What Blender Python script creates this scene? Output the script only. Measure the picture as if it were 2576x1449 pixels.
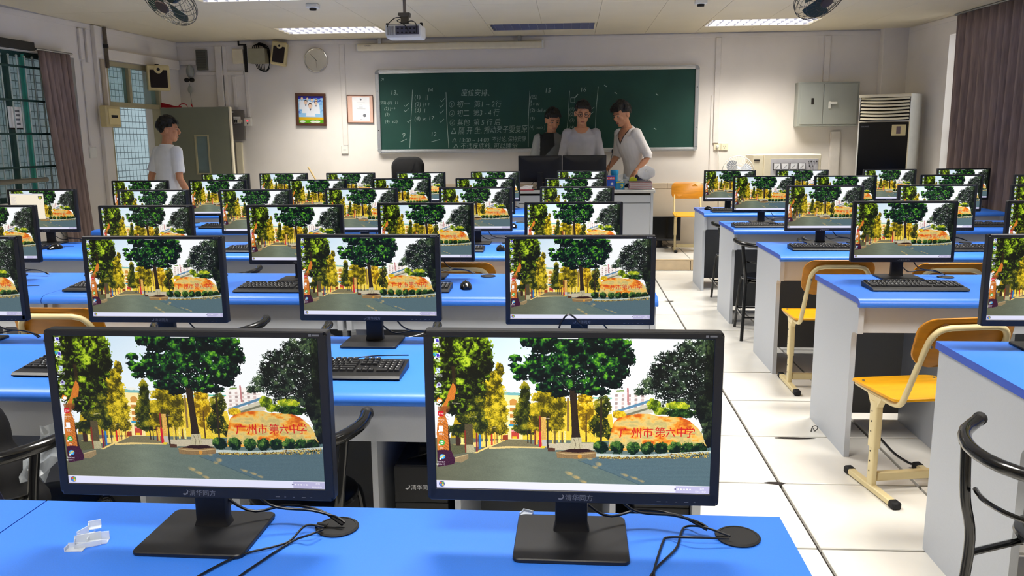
import bpy, bmesh, math, random
import numpy as np
from mathutils import Vector, Matrix, Euler

# ------------------------------------------------------------------ clean, camera, world, lamps, exposure
for o in list(bpy.data.objects):
    bpy.data.objects.remove(o)
S = bpy.context.scene
COL = S.collection
PI = math.pi
random.seed(11)
RAD = math.radians

F_PX, YAW, PIT, ROL, CAM_H = 2077.34, .0712, .1778, -.0093, 1.52
IW, IH = 2576, 1449
_f0 = np.array([-math.sin(YAW), math.cos(YAW), 0]); _r0 = np.array([math.cos(YAW), math.sin(YAW), 0]); _u0 = np.array([0, 0, 1.])
_f = _f0 * math.cos(PIT) - _u0 * math.sin(PIT); _u = _u0 * math.cos(PIT) + _f0 * math.sin(PIT)
_r = _r0 * math.cos(ROL) + _u * math.sin(ROL); _u = -_r0 * math.sin(ROL) + _u * math.cos(ROL)
cam_d = bpy.data.cameras.new('camera'); cam = bpy.data.objects.new('camera', cam_d); COL.objects.link(cam)
cam_d.sensor_fit = 'HORIZONTAL'; cam_d.sensor_width = 36; cam_d.lens = F_PX / IW * 36; cam_d.clip_start = .05
cam.matrix_world = Matrix(((_r[0], _u[0], -_f[0], 0), (_r[1], _u[1], -_f[1], 0), (_r[2], _u[2], -_f[2], CAM_H), (0, 0, 0, 1)))
S.camera = cam

w = bpy.data.worlds.new('sky'); S.world = w; w.use_nodes = True
bg = w.node_tree.nodes['Background']; bg.inputs[0].default_value = (.94, .97, 1, 1); bg.inputs[1].default_value = 3.0

S.view_settings.view_transform = 'Standard'; S.view_settings.look = 'None'
S.view_settings.exposure = 0; S.view_settings.gamma = 1; S.view_settings.use_curve_mapping = False

# rows of ceiling fittings; the middle one of the front row is switched off
LAMP_X = (-2.85, -.33, 2.19); LAMP_Y = (10.06, 7.64, 5.1, 2.55, 0.0)
LAMP_W = 42
for j, ly in enumerate(LAMP_Y):
    for i, lx in enumerate(LAMP_X):
        if j == 0 and i == 1:
            continue
        d = bpy.data.lights.new('louvre_lamp', 'AREA'); d.shape = 'RECTANGLE'; d.size = 1.1; d.size_y = .5
        d.energy = LAMP_W * (.95, 1, 1, .9, .95)[j]; d.color = (1, .955, .885); d.spread = RAD(106)
        o = bpy.data.objects.new('louvre_lamp', d); COL.objects.link(o); o.location = (lx, ly, 2.812)

# ------------------------------------------------------------------ pixel measurements -> places in the room
def ray(x, y):
    return _f + _r * (x - IW / 2) / F_PX - _u * (y - IH / 2) / F_PX
def PY(x, y, yy):
    d = ray(x, y); t = yy / d[1]; return Vector((d[0] * t, yy, CAM_H + d[2] * t))
def PZ(x, y, z):
    d = ray(x, y); t = (z - CAM_H) / d[2]; return Vector((d[0] * t, d[1] * t, z))

# ------------------------------------------------------------------ materials
def lin(c):
    c = np.array(c, float) / 255
    return tuple(np.where(c <= .04045, c / 12.92, ((c + .055) / 1.055) ** 2.4))
MATS = {}
def mat(name, rgb, rough=.5, metal=0., vary=.05, scale=12., bump=0., bscale=200., spec=.5, stretch=None, emit=0., coat=0., alpha=1., trans=0., ior=1.45):
    if name in MATS: return MATS[name]
    m = bpy.data.materials.new(name); m.use_nodes = True; nt = m.node_tree; N = nt.nodes; L = nt.links
    b = N['Principled BSDF']
    c = lin(rgb)
    b.inputs['Roughness'].default_value = rough; b.inputs['Metallic'].default_value = metal
    b.inputs['Specular IOR Level'].default_value = spec; b.inputs['Coat Weight'].default_value = coat
    b.inputs['Alpha'].default_value = alpha; b.inputs['Transmission Weight'].default_value = trans; b.inputs['IOR'].default_value = ior
    tc = N.new('ShaderNodeTexCoord'); mp = N.new('ShaderNodeMapping'); L.new(tc.outputs['Object'], mp.inputs[0])
    if stretch: mp.inputs['Scale'].default_value = stretch
    nz = N.new('ShaderNodeTexNoise'); nz.inputs['Scale'].default_value = scale; nz.inputs['Detail'].default_value = 4
    L.new(mp.outputs[0], nz.inputs['Vector'])
    rp = N.new('ShaderNodeValToRGB'); rp.color_ramp.elements[0].position = .3; rp.color_ramp.elements[1].position = .7
    rp.color_ramp.elements[0].color = tuple(max(0, x * (1 - vary)) for x in c) + (1,)
    rp.color_ramp.elements[1].color = tuple(min(1, x * (1 + vary)) for x in c) + (1,)
    L.new(nz.outputs['Fac'], rp.inputs[0]); L.new(rp.outputs[0], b.inputs['Base Color'])
    if emit:
        L.new(rp.outputs[0], b.inputs['Emission Color']); b.inputs['Emission Strength'].default_value = emit
    if bump:
        n2 = N.new('ShaderNodeTexNoise'); n2.inputs['Scale'].default_value = bscale; n2.inputs['Detail'].default_value = 3
        L.new(mp.outputs[0], n2.inputs['Vector'])
        bp = N.new('ShaderNodeBump'); bp.inputs['Strength'].default_value = bump; bp.inputs['Distance'].default_value = .002
        L.new(n2.outputs['Fac'], bp.inputs['Height']); L.new(bp.outputs[0], b.inputs['Normal'])
    m.diffuse_color = c + (1,)
    MATS[name] = m
    return m

M_WALL = mat('wall_paint', (226, 220, 212), .8, vary=.03, scale=3, bump=.15, bscale=90)
M_CEIL = mat('ceiling_panel', (220, 209, 180), .55, vary=.03, scale=2)
M_DARKGAP = mat('dark_parts_and_shade', (38, 34, 30), .9)  # near-black: shade painted into gaps and recesses, also dark-coloured parts
M_TILE = mat('floor_tile', (224, 221, 213), .22, vary=.07, scale=2.6, spec=.4)
M_JOINT = mat('floor_joint', (40, 33, 30), .9)
M_BEIGE = mat('beige_stone', (205, 184, 152), .5, vary=.08, scale=9)
M_DADO = mat('dado_paint', (214, 201, 180), .6, vary=.04, scale=4)
M_BLUE = mat('blue_laminate', (58, 124, 234), .36, vary=.06, scale=420, spec=.45, bump=.05, bscale=700)
M_BLUEEDGE = mat('blue_edge', (38, 82, 196), .35, vary=.04, scale=200)
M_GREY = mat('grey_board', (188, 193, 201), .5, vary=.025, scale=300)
M_GREYSHADE = mat('grey_board_shaded', (120, 121, 122), .6, vary=.03, scale=200)  # darker copy of the grey board, under-desk shade painted into its colour
M_BLK = mat('black_plastic', (24, 25, 29), .42, vary=.06, scale=300, bump=.08, bscale=1200)
M_BLKGLOSS = mat('black_gloss', (10, 11, 13), .16, vary=.05)
M_BLKPAINT = mat('black_enamel', (9, 10, 12), .18, vary=.05, coat=.4)
M_RUBBER = mat('black_rubber', (18, 18, 20), .7)
M_CABLE = mat('black_cable', (14, 14, 18), .4)
M_KEY = mat('key_cap', (30, 31, 35), .5)
M_LOGO = mat('grey_print', (112, 114, 120), .6)
M_WHITEPRINT = mat('white_print', (225, 226, 228), .7)
M_CREAMTUBE = mat('cream_tube', (226, 209, 160), .35, vary=.06, scale=8)
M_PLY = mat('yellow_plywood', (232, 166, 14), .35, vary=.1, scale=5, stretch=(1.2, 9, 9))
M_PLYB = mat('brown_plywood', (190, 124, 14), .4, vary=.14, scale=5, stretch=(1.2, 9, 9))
M_ALU = mat('aluminium', (205, 208, 210), .32, metal=.75, vary=.04, scale=40)
M_STEEL = mat('steel', (150, 152, 154), .3, metal=.9)
M_BOARD = mat('board_green', (18, 64, 54), .62, vary=.16, scale=2.2)
M_CHALK = mat('chalk', (158, 178, 168), .95, vary=.2, scale=60)
M_PLASTIC = mat('white_plastic', (226, 224, 214), .45)
M_CREAM = mat('cream_plastic', (226, 216, 188), .45)
M_CREAMDK = mat('aged_cream_plastic', (206, 190, 140), .5, vary=.08, scale=10)
M_CABGREY = mat('cabinet_grey', (158, 161, 152), .5, vary=.03, scale=4)
M_LEAF = mat('door_paint', (122, 124, 106), .5, vary=.05, scale=3)
M_GREEN = mat('green_frame', (28, 66, 62), .5)
M_BARS = mat('bar_steel', (176, 186, 182), .35, metal=.3)
M_RED = mat('red_cloth', (176, 22, 34), .8, vary=.15, scale=30)
M_SKIN = mat('skin', (196, 140, 106), .5, vary=.06, scale=14)
M_HAIR = mat('black_hair', (13, 11, 11), .45, vary=.3, scale=90, bump=.6, bscale=260, stretch=(1, 1, .25))
M_PAPER = mat('white_paper', (240, 240, 240), .8)
def curtain_mat():
    m = mat('curtain_cloth', (136, 118, 112), .9, vary=.25, scale=40, stretch=(1, 1, .1))
    return m
M_CURT = curtain_mat()

# ------------------------------------------------------------------ mesh building
class MB:
    def __init__(s): s.v = []; s.f = []; s.m = []; s.T = None
    def add(s, vs, fs, mi=0):
        k = len(s.v)
        if s.T is not None: vs = [s.T @ Vector(v) for v in vs]
        s.v.extend(tuple(v) for v in vs); s.f.extend(tuple(i + k for i in f) for f in fs); s.m.extend([mi] * len(fs))
    def box(s, x0, x1, y0, y1, z0, z1, mi=0, bev=0.):
        if x0 > x1: x0, x1 = x1, x0
        if y0 > y1: y0, y1 = y1, y0
        if z0 > z1: z0, z1 = z1, z0
        b = min(bev, (x1 - x0) * .45, (y1 - y0) * .45, (z1 - z0) * .45)
        if b <= 0:
            vs = [(x, y, z) for z in (z0, z1) for y in (y0, y1) for x in (x0, x1)]
            s.add(vs, [(0, 2, 3, 1), (4, 5, 7, 6), (0, 1, 5, 4), (2, 6, 7, 3), (0, 4, 6, 2), (1, 3, 7, 5)], mi); return
        vs = []; ix = {}
        for cz, z in ((0, z0), (1, z1)):
            for cy, y in ((0, y0), (1, y1)):
                for cx, x in ((0, x0), (1, x1)):
                    sx, sy, sz = (1 - 2 * cx) * b, (1 - 2 * cy) * b, (1 - 2 * cz) * b
                    for a, p in (('x', (x, y + sy, z + sz)), ('y', (x + sx, y, z + sz)), ('z', (x + sx, y + sy, z))):
                        ix[(cx, cy, cz, a)] = len(vs); vs.append(p)
        g = lambda cx, cy, cz, a: ix[(cx, cy, cz, a)]
        fs = [[g(0, 0, 0, 'x'), g(0, 0, 1, 'x'), g(0, 1, 1, 'x'), g(0, 1, 0, 'x')], [g(1, 0, 0, 'x'), g(1, 1, 0, 'x'), g(1, 1, 1, 'x'), g(1, 0, 1, 'x')],
              [g(0, 0, 0, 'y'), g(1, 0, 0, 'y'), g(1, 0, 1, 'y'), g(0, 0, 1, 'y')], [g(0, 1, 0, 'y'), g(0, 1, 1, 'y'), g(1, 1, 1, 'y'), g(1, 1, 0, 'y')],
              [g(0, 0, 0, 'z'), g(0, 1, 0, 'z'), g(1, 1, 0, 'z'), g(1, 0, 0, 'z')], [g(0, 0, 1, 'z'), g(1, 0, 1, 'z'), g(1, 1, 1, 'z'), g(0, 1, 1, 'z')]]
        for c in (0, 1):
            for d in (0, 1):
                fs += [[g(0, c, d, 'y'), g(1, c, d, 'y'), g(1, c, d, 'z'), g(0, c, d, 'z')], [g(c, 0, d, 'x'), g(c, 1, d, 'x'), g(c, 1, d, 'z'), g(c, 0, d, 'z')],
                       [g(c, d, 0, 'x'), g(c, d, 1, 'x'), g(c, d, 1, 'y'), g(c, d, 0, 'y')]]
                for e in (0, 1): fs.append([g(c, d, e, 'x'), g(c, d, e, 'y'), g(c, d, e, 'z')])
        s.add(vs, fs, mi)
    def prism(s, poly, ax, lo, hi, mi=0, caps=True):
        n = len(poly)
        def P(p, h): return (h, p[0], p[1]) if ax == 'x' else (p[0], h, p[1]) if ax == 'y' else (p[0], p[1], h)
        vs = [P(p, lo) for p in poly] + [P(p, hi) for p in poly]
        fs = [(i, (i + 1) % n, n + (i + 1) % n, n + i) for i in range(n)]
        if caps: fs += [tuple(range(n - 1, -1, -1)), tuple(range(n, 2 * n))]
        s.add(vs, fs, mi)
    def tube(s, pts, r, n=8, closed=False, caps=True, mi=0, flat=1.):
        pts = [Vector(p) for p in pts]; m = len(pts)
        rs = r if isinstance(r, (list, tuple)) else [r] * m
        tg = []
        for i in range(m):
            a = pts[(i - 1) % m] if closed or i > 0 else pts[i]; b = pts[(i + 1) % m] if closed or i < m - 1 else pts[i]
            t = (b - a); tg.append(t.normalized() if t.length > 1e-9 else Vector((0, 0, 1)))
        up = Vector((0, 0, 1)) if abs(tg[0].z) < .9 else Vector((0, 1, 0))
        nrm = (up - tg[0] * up.dot(tg[0])).normalized()
        vs = []
        for i in range(m):
            nrm = nrm - tg[i] * nrm.dot(tg[i])
            nrm = nrm.normalized() if nrm.length > 1e-6 else tg[i].orthogonal().normalized()
            bn = tg[i].cross(nrm)
            for k in range(n):
                a = 2 * PI * k / n
                vs.append(pts[i] + (nrm * math.cos(a) * flat + bn * math.sin(a)) * rs[i])
        fs = []
        for i in range(m if closed else m - 1):
            j = (i + 1) % m
            for k in range(n):
                q = (k + 1) % n
                fs.append((i * n + k, i * n + q, j * n + q, j * n + k))
        if caps and not closed: fs += [tuple(range(n - 1, -1, -1)), tuple((m - 1) * n + k for k in range(n))]
        s.add(vs, fs, mi)
    def loft(s, rings, caps=True, mi=0):
        n = len(rings[0]); vs = [p for r in rings for p in r]; fs = []
        for i in range(len(rings) - 1):
            for k in range(n):
                q = (k + 1) % n; fs.append((i * n + k, i * n + q, (i + 1) * n + q, (i + 1) * n + k))
        if caps: fs += [tuple(range(n - 1, -1, -1)), tuple((len(rings) - 1) * n + k for k in range(n))]
        s.add(vs, fs, mi)
    def lathe(s, prof, n=24, c=(0, 0, 0), ax='z', mi=0):
        rings = []
        for r, h in prof:
            rg = []
            for k in range(n):
                a = 2 * PI * k / n; u, v = r * math.cos(a), r * math.sin(a)
                p = (u, v, h) if ax == 'z' else (u, h, -v) if ax == 'y' else (h, u, v)
                rg.append((p[0] + c[0], p[1] + c[1], p[2] + c[2]))
            rings.append(rg)
        s.loft(rings, True, mi)
    def ball(s, c, r, n=12, m=8, mi=0, rot=None):
        rr = r if isinstance(r, (tuple, list)) else (r, r, r); vs = []
        for i in range(m + 1):
            t = PI * (i + .02 if i == 0 else i - .02 if i == m else i) / m
            for k in range(n):
                a = 2 * PI * k / n
                p = Vector((rr[0] * math.sin(t) * math.cos(a), rr[1] * math.sin(t) * math.sin(a), -rr[2] * math.cos(t)))
                if rot is not None: p = rot @ p
                vs.append(p + Vector(c))
        fs = []
        for i in range(m):
            for k in range(n):
                q = (k + 1) % n; fs.append((i * n + k, i * n + q, (i + 1) * n + q, (i + 1) * n + k))
        fs += [tuple(range(n - 1, -1, -1)), tuple(m * n + k for k in range(n))]
        s.add(vs, fs, mi)
    def quad(s, a, b, c, d, mi=0): s.add([a, b, c, d], [(0, 1, 2, 3)], mi)
    def mesh(s, name, mats, smooth=None):
        me = bpy.data.meshes.new(name); me.from_pydata(s.v, [], s.f)
        for m in (mats if isinstance(mats, (list, tuple)) else [mats]): me.materials.append(m)
        if len(me.materials) > 1: me.polygons.foreach_set('material_index', s.m)
        fix_normals(me)
        if smooth is not None:
            me.shade_smooth(); me.set_sharp_from_angle(angle=RAD(smooth))
        me.update(); return me
    def build(s, name, mats, parent=None, smooth=None, loc=None, rot=None):
        return link(name, s.mesh(name, mats, smooth), parent, loc, rot)
def fix_normals(me):
    bm = bmesh.new(); bm.from_mesh(me); bmesh.ops.recalc_face_normals(bm, faces=bm.faces); bm.to_mesh(me); bm.free()
def link(name, me, parent=None, loc=None, rot=None):
    o = bpy.data.objects.new(name, me); COL.objects.link(o)
    if parent is not None: o.parent = parent
    if loc is not None: o.location = loc
    if rot is not None: o.rotation_euler = rot if isinstance(rot, (tuple, list, Euler)) else (0, 0, rot)
    return o
def tag(o, label=None, cat=None, group=None, kind=None):
    if label: o['label'] = label
    if cat: o['category'] = cat
    if group: o['group'] = group
    if kind: o['kind'] = kind
    return o
def thing(name, label, cat, loc=(0, 0, 0), rotz=0., group=None):
    o = bpy.data.objects.new(name, None); COL.objects.link(o); o.empty_display_size = .1
    o.location = loc; o.rotation_euler = (0, 0, rotz)
    return tag(o, label, cat, group)
def struct(o): o['kind'] = 'structure'; return o
def copy_tree(o, parent=None):
    c = o.copy(); COL.objects.link(c)
    if parent is not None: c.parent = parent
    for ch in list(o.children): copy_tree(ch, c)
    return c
def place(proto, used, loc, rotz, label, group):
    o = proto if not used else copy_tree(proto)
    o.location = loc; o.rotation_euler = (0, 0, rotz); o['label'] = label
    if group: o['group'] = group
    return o
def rrect(x0, x1, y0, y1, r, n=4):
    p = []
    for cx, cy, a0 in ((x1 - r, y0 + r, -90), (x1 - r, y1 - r, 0), (x0 + r, y1 - r, 90), (x0 + r, y0 + r, 180)):
        for k in range(n + 1):
            a = RAD(a0 + 90 * k / n); p.append((cx + r * math.cos(a), cy + r * math.sin(a)))
    return p
def arc(c, r, a0, a1, n, z=0.):
    return [(c[0] + r * math.cos(RAD(a0 + (a1 - a0) * k / n)), c[1] + r * math.sin(RAD(a0 + (a1 - a0) * k / n)), z) for k in range(n + 1)]
def bez(pts, n=24):
    """Catmull-Rom through the given points."""
    P = [Vector(p) for p in pts]; P = [P[0] * 2 - P[1]] + P + [P[-1] * 2 - P[-2]]; out = []
    segs = len(P) - 3; per = max(2, n // segs)
    for i in range(segs):
        a, b, c, d = P[i:i + 4]
        for k in range(per):
            t = k / per
            out.append(.5 * ((2 * b) + (c - a) * t + (2 * a - 5 * b + 4 * c - d) * t * t + (3 * b - a - 3 * c + d) * t ** 3))
    out.append(P[-2]); return out
_TXT = {}
def glyphs(body, thin=0.):
    """Flat triangles of a line of writing, baseline at 0, height of a letter about 1."""
    if (body, thin) not in _TXT:
        c = bpy.data.curves.new('t', 'FONT'); c.body = body; c.size = 1; c.resolution_u = 3; c.offset = thin
        o = bpy.data.objects.new('t', c); m = bpy.data.meshes.new_from_object(o)
        v = [tuple(x.co) for x in m.vertices]; f = [tuple(p.vertices) for p in m.polygons]
        bpy.data.objects.remove(o); bpy.data.curves.remove(c); bpy.data.meshes.remove(m)
        _TXT[(body, thin)] = (v, f)
    return _TXT[(body, thin)]
def write(mb, body, x, z, size, y=0., tilt=0., centre=False, mi=0, shear=0., thin=0., width=None):
    """Writing on an upright plane that faces -y."""
    v, f = glyphs(body, thin)
    if not v: return
    xs = [p[0] for p in v]; w = max(xs) - min(xs); k = 1.
    if width: k = width / (w * size)
    off = (min(xs) + w / 2) if centre else min(xs)
    ct, st = math.cos(tilt), math.sin(tilt); vs = []
    for p in v:
        u, q = (p[0] - off) * size * k + shear * p[1] * size, p[1] * size
        vs.append((x + u * ct - q * st, y, z + u * st + q * ct))
    mb.add(vs, f, mi)
def remeshed(mb, voxel, smooth=4, fac=.5):
    me = bpy.data.meshes.new('t'); me.from_pydata(mb.v, [], mb.f); fix_normals(me)
    o = bpy.data.objects.new('t', me); COL.objects.link(o)
    r = o.modifiers.new('r', 'REMESH'); r.mode = 'VOXEL'; r.voxel_size = voxel
    if smooth:
        q = o.modifiers.new('s', 'SMOOTH'); q.iterations = smooth; q.factor = fac
    dg = bpy.context.evaluated_depsgraph_get(); ev = o.evaluated_get(dg)
    out = bpy.data.meshes.new_from_object(ev, depsgraph=dg)
    bpy.data.objects.remove(o); bpy.data.meshes.remove(me)
    out.shade_smooth(); return out
# ------------------------------------------------------------------ the room shell
ZC = 2.82; YF = 10.93; PLAT = .13; PLAT_Y = 9.63
AL, RL = (-5.18, 10.9), RAD(85.47)       # wall with the door: local x runs to the front, local y into the wall
AR, RR = (4.12, 10.9), RAD(-86.01)       # wall with the curtains: local x runs to the back
def on_left(x, z, off=0.):               # a place on the door wall, off = distance out of the wall
    c, s = math.cos(RL), math.sin(RL)
    return Vector((AL[0] + x * c + off * s, AL[1] + x * s - off * c, z))
def on_right(x, z, off=0.):
    c, s = math.cos(RR), math.sin(RR)
    return Vector((AR[0] + x * c + off * s, AR[1] + x * s - off * c, z))
def at_left(o): o.location = (AL[0], AL[1], 0); o.rotation_euler = (0, 0, RL); return o
def at_right(o): o.location = (AR[0], AR[1], 0); o.rotation_euler = (0, 0, RR); return o

# floor: 60 cm raised-floor tiles, dark joints
b = MB(); b.box(-6.6, 5.6, -3, 11.2, -.12, -.016)
floor = struct(b.build('floor', M_JOINT))
TX, TY, TP, TG = .9354, 8.9454, .6, .0068
b = MB(); b.box(TG, TP - TG, TG, TP - TG, -.02, 0, bev=.0025); tile_me = b.mesh('tile', M_TILE)
rest = MB()
for i in range(-12, 8):
    for j in range(-19, 2):
        x, y = TX + i * TP, TY + j * TP
        if y > PLAT_Y + .02 or x > 4.9 or x < -6.2 or y < -2.6: continue
        zz = random.uniform(-.0012, .0012)
        if -2 <= i <= 6 and y > .3 or (-7 <= i <= -3 and y > 8.3):
            o = link('tile', tile_me, floor, (x, y, zz))
        else:
            rest.box(x + TG, x + TP - TG, y + TG, y + TP - TG, -.02, zz)
tag(rest.build('tile_field', M_TILE, floor), kind='stuff')
# worn dark chips along a few joints
for k, (px, py, ln, rt) in enumerate(((1990, 1101, .12, 0), (1950, 1214, .05, 0), (1725, 830, .06, .1), (1683, 757, .05, 0))):
    p = PZ(px, py, .0016); n = 9
    poly = [(math.cos(2 * PI * q / n) * ln * random.uniform(.7, 1.1), math.sin(2 * PI * q / n) * .016 * random.uniform(.5, 1.2) - .006) for q in range(n)]
    m = MB(); m.prism(poly, 'z', 0, .0006); m.build('chipped_joint', M_JOINT, floor, loc=p)

# teacher's platform with beige tiles
b = MB(); b.box(-4.15, 4.06, PLAT_Y + .012, YF - .005, -.016, PLAT - .012)
platform = struct(b.build('platform', M_JOINT)); tag(platform, 'low tiled platform in front of the blackboard')
tt = MB(); tt.box(.003, .597, .003, .597, -.012, 0, bev=.002); tt_me = tt.mesh('tile', M_TILE)
tr = MB(); tr.box(.003, .597, 0, .012, .004, PLAT - .014, bev=.002); tr_me = tr.mesh('riser_tile', M_BEIGE)
for i in range(13):
    for j in range(2): link('tile', tt_me, platform, (-4.0 + i * .6, PLAT_Y + .01 + j * .6, PLAT))
    link('riser_tile', tr_me, platform, (-4.0 + i * .6, PLAT_Y, 0))
ns = MB(); ns.box(-4.15, 4.06, PLAT_Y - .006, PLAT_Y + .03, PLAT - .013, PLAT + .001, bev=.003); ns.build('nosing', M_BEIGE, platform)

# ceiling of long panels
b = MB(); b.box(-6.6, 5.6, -3, 11.2, ZC + .11, ZC + .2)
ceiling = struct(b.build('ceiling', M_DARKGAP))
LIGHTS = [(-2.85, 10.06), (-.33, 10.08), (2.19, 10.06), (-2.85, 7.64), (-.33, 7.64)]
cp = MB(); cp.box(.0012, .6288, .002, 2.518, 0, .012, bev=.0012); cp_me = cp.mesh('ceiling_panel', M_CEIL)
for i in range(-9, 8):
    for j in range(6):
        y0 = 10.905 - 2.52 * (j + 1); x0 = .3 + .63 * i
        cut = [(a, d) for a, d in LIGHTS if abs(x0 + .315 - a) < .6 and y0 < d < y0 + 2.52]
        if not cut: link('ceiling_panel', cp_me, ceiling, (x0, y0, ZC)); continue
        d = cut[0][1]                                  # a fitting is let into these two panels
        for ya, yb in ((y0 + .002, d - .288), (d + .288, y0 + 2.518)):
            q = MB(); q.box(x0 + .0012, x0 + .6288, ya, yb, ZC, ZC + .012, bev=.0012); q.build('ceiling_panel', M_CEIL, ceiling)

# front wall and its bands
b = MB(); b.box(-5.6, 4.5, YF, YF + .25, -.1, ZC + .1); struct(b.build('wall_front', M_WALL))
b = MB(); b.box(3.83, 4.16, YF - .13, YF + .01, 0, ZC + .05, bev=.004); struct(b.build('trim_1', M_WALL))
b = MB(); b.box(-5.2, 3.83, YF - .006, YF, ZC - .06, ZC - .006, bev=.002); struct(b.build('trim_2', M_WALL))
b = MB(); b.box(-4.15, 3.83, YF - .012, YF, PLAT, .872, bev=.002); struct(b.build('trim_3', M_DADO))
dd = MB(); dd.box(0, .298, -.016, 0, .874, .948, bev=.003); dd_me = dd.mesh('tile', mat('dado_tile', (206, 190, 166), .4, vary=.05, scale=8))
td = MB(); td.box(-4.15, 3.83, YF - .01, YF, .872, .946); td = struct(td.build('trim_4', M_DADO))
for i in range(26): link('tile', dd_me, td, (-4.14 + i * .3, YF, 0))
b = MB(); b.box(-5.9, 5.4, -2.9, -2.65, -.1, ZC + .1); struct(b.build('wall_back', M_WALL))

# door wall
DX0, DX1, DTOP, DBAR = -1.545, -.45, 2.45, 1.965
WX0, WX1, WZ0, WZ1 = -4.71, -2.06, .95, 2.43
b = MB(); T = .22
b.box(-13.8, WX0, 0, T, -.1, ZC + .05); b.box(WX0, WX1, 0, T, -.1, WZ0); b.box(WX0, WX1, 0, T, WZ1, ZC + .05)
b.box(WX1, DX0, 0, T, -.1, ZC + .05); b.box(DX0, DX1, 0, T, DTOP, ZC + .05); b.box(DX1, .3, 0, T, -.1, ZC + .05)
struct(at_left(b.build('wall_left', M_WALL)))
b = MB(); b.box(-13.6, -.02, -.006, 0, ZC - .06, ZC - .006, bev=.002); struct(at_left(b.build('trim_5', M_WALL)))
b = MB(); b.box(DX0 - .02, -.03, -.06, 0, DTOP + .01, DTOP + .13, bev=.01); struct(at_left(b.build('trim_6', M_WALL)))
b = MB(); b.box(DX0 - .19, DX0 - .03, -.05, 0, 0, ZC - .01, bev=.005); struct(at_left(b.build('trim_7', M_WALL)))

M_TEAL = mat('teal_glass', (96, 150, 150), .08, vary=.05, scale=6, alpha=.35)
M_LITJAMB = mat('daylit_jamb', (76, 178, 158), .45)  # paler copy of the green frame, daylight painted into its colour
# window with security bars
win = struct(at_left(thing('window_1', None, None)))
b = MB(); fw = .05
b.box(WX0, WX1, .1, .16, WZ0, WZ0 + fw); b.box(WX0, WX1, .1, .16, WZ1 - fw, WZ1)
for x in (WX0, WX0 + .86, WX0 + 1.75, WX1 - fw): b.box(x, x + fw, .1, .16, WZ0 + fw, WZ1 - fw)
b.build('window_frame', M_GREEN, win)
b = MB(); b.box(-2.735, -2.70, .085, .125, WZ0 + .02, WZ1 - .02, bev=.003); b.build('lit_jamb_strip', M_LITJAMB, win)
for x0, x1 in ((WX0 + fw, WX0 + .86), (WX0 + .91, WX0 + 1.75), (WX0 + 1.8, WX1 - fw)):
    b = MB(); b.box(x0, x1, .127, .132, WZ0 + fw, WZ1 - fw); b.build('pane', M_TEAL, win)
b = MB(); b.tube([(0, .055, WZ0 + .01), (0, .055, WZ1 - .06)], .0075, 6, mi=0); b.ball((0, .055, WZ1 - .05), .013, 8, 6)
bar_me = b.mesh('bar', M_BARS, 50)
k = 0; x = WX1 - .13
while x > WX0 + .03: link('bar', bar_me, win, (x, 0, 0)); x -= .11
for z in (1.29, 1.62, 1.95, 2.28):
    b = MB(); b.box(WX0, WX1, .047, .063, z - .011, z + .011, bev=.002); b.build('cross_bar', M_GREEN, win)
b = MB(); b.box(WX0 - .05, -2.73, -.07, 0, WZ1 + .005, WZ1 + .085, bev=.004); struct(at_left(b.build('trim_8', mat('dark_rail', (46, 44, 38), .7))))
hr = at_left(thing('handrail', 'round metal rail running across the barred window', 'rail'))
b = MB(); b.tube([(-4.9, -.09, 1.165), (-2.79, -.09, 1.165)], .024, 12); b.build('rail', mat('rail_steel', (120, 116, 102), .4, metal=.3), hr, 40)
for x in (-4.6, -3.5, -2.85):
    b = MB(); b.tube([(x, -.09, 1.165), (x, 0, 1.14)], .01, 8); b.build('bracket', M_STEEL, hr, 40)

# door with transom panes, leaf swung open into the room
door = struct(at_left(thing('door_1', None, None)))
M_TRIMD = mat('door_frame_paint', (168, 160, 128), .5)
b = MB(); b.box(DX0, DX0 + .045, -.012, .1, 0, DTOP); b.box(DX1 - .045, DX1, -.012, .1, 0, DTOP); b.box(DX0, DX1, -.012, .1, DTOP - .05, DTOP); b.build('door_frame', M_TRIMD, door)
b = MB(); b.box(DX0 + .045, DX1 - .045, -.01, .09, DBAR - .025, DBAR + .03, bev=.003); b.build('transom_bar', M_TRIMD, door)
b = MB(); b.box(-1.1, -1.05, -.005, .08, DBAR + .03, DTOP - .05, bev=.003); b.build('mullion', M_TRIMD, door)
for x0, x1 in ((DX0 + .045, -1.1), (-1.05, DX1 - .045)):
    b = MB(); b.box(x0, x1, .035, .04, DBAR + .03, DTOP - .05); b.build('pane', M_TEAL, door)
leaf = MB(); L0, LW_, LH = 0, .9, 1.96
pz0, pz1, px0, px1 = 1.13, 1.60, .44, .60
leaf.box(0, LW_, 0, .04, .012, pz0); leaf.box(0, LW_, 0, .04, pz1, LH); leaf.box(0, px0, 0, .04, pz0, pz1); leaf.box(px1, LW_, 0, .04, pz0, pz1)
hinge = on_left(DX1 - .06, 0, .02)
door_leaf = leaf.build('door_leaf', M_LEAF, door)
door_leaf.matrix_parent_inverse = Matrix.Identity(4)
_inv = (Matrix.Translation((AL[0], AL[1], 0)) @ Matrix.Rotation(RL, 4, 'Z')).inverted()
door_leaf.matrix_basis = _inv @ Matrix.Translation(hinge) @ Matrix.Rotation(RAD(-1.5), 4, 'Z')
b = MB(); b.box(px0, px1, .016, .022, pz0, pz1); b.build('pane', mat('blue_grey_glass', (118, 140, 140), .1, alpha=.8), door_leaf)
b = MB()
for a in ((px0 - .015, px0 + .004, pz0 - .015, pz1 + .015), (px1 - .004, px1 + .015, pz0 - .015, pz1 + .015), (px0, px1, pz0 - .015, pz0 + .004), (px0, px1, pz1 - .004, pz1 + .015)):
    b.box(a[0], a[1], -.006, .046, a[2], a[3])
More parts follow.
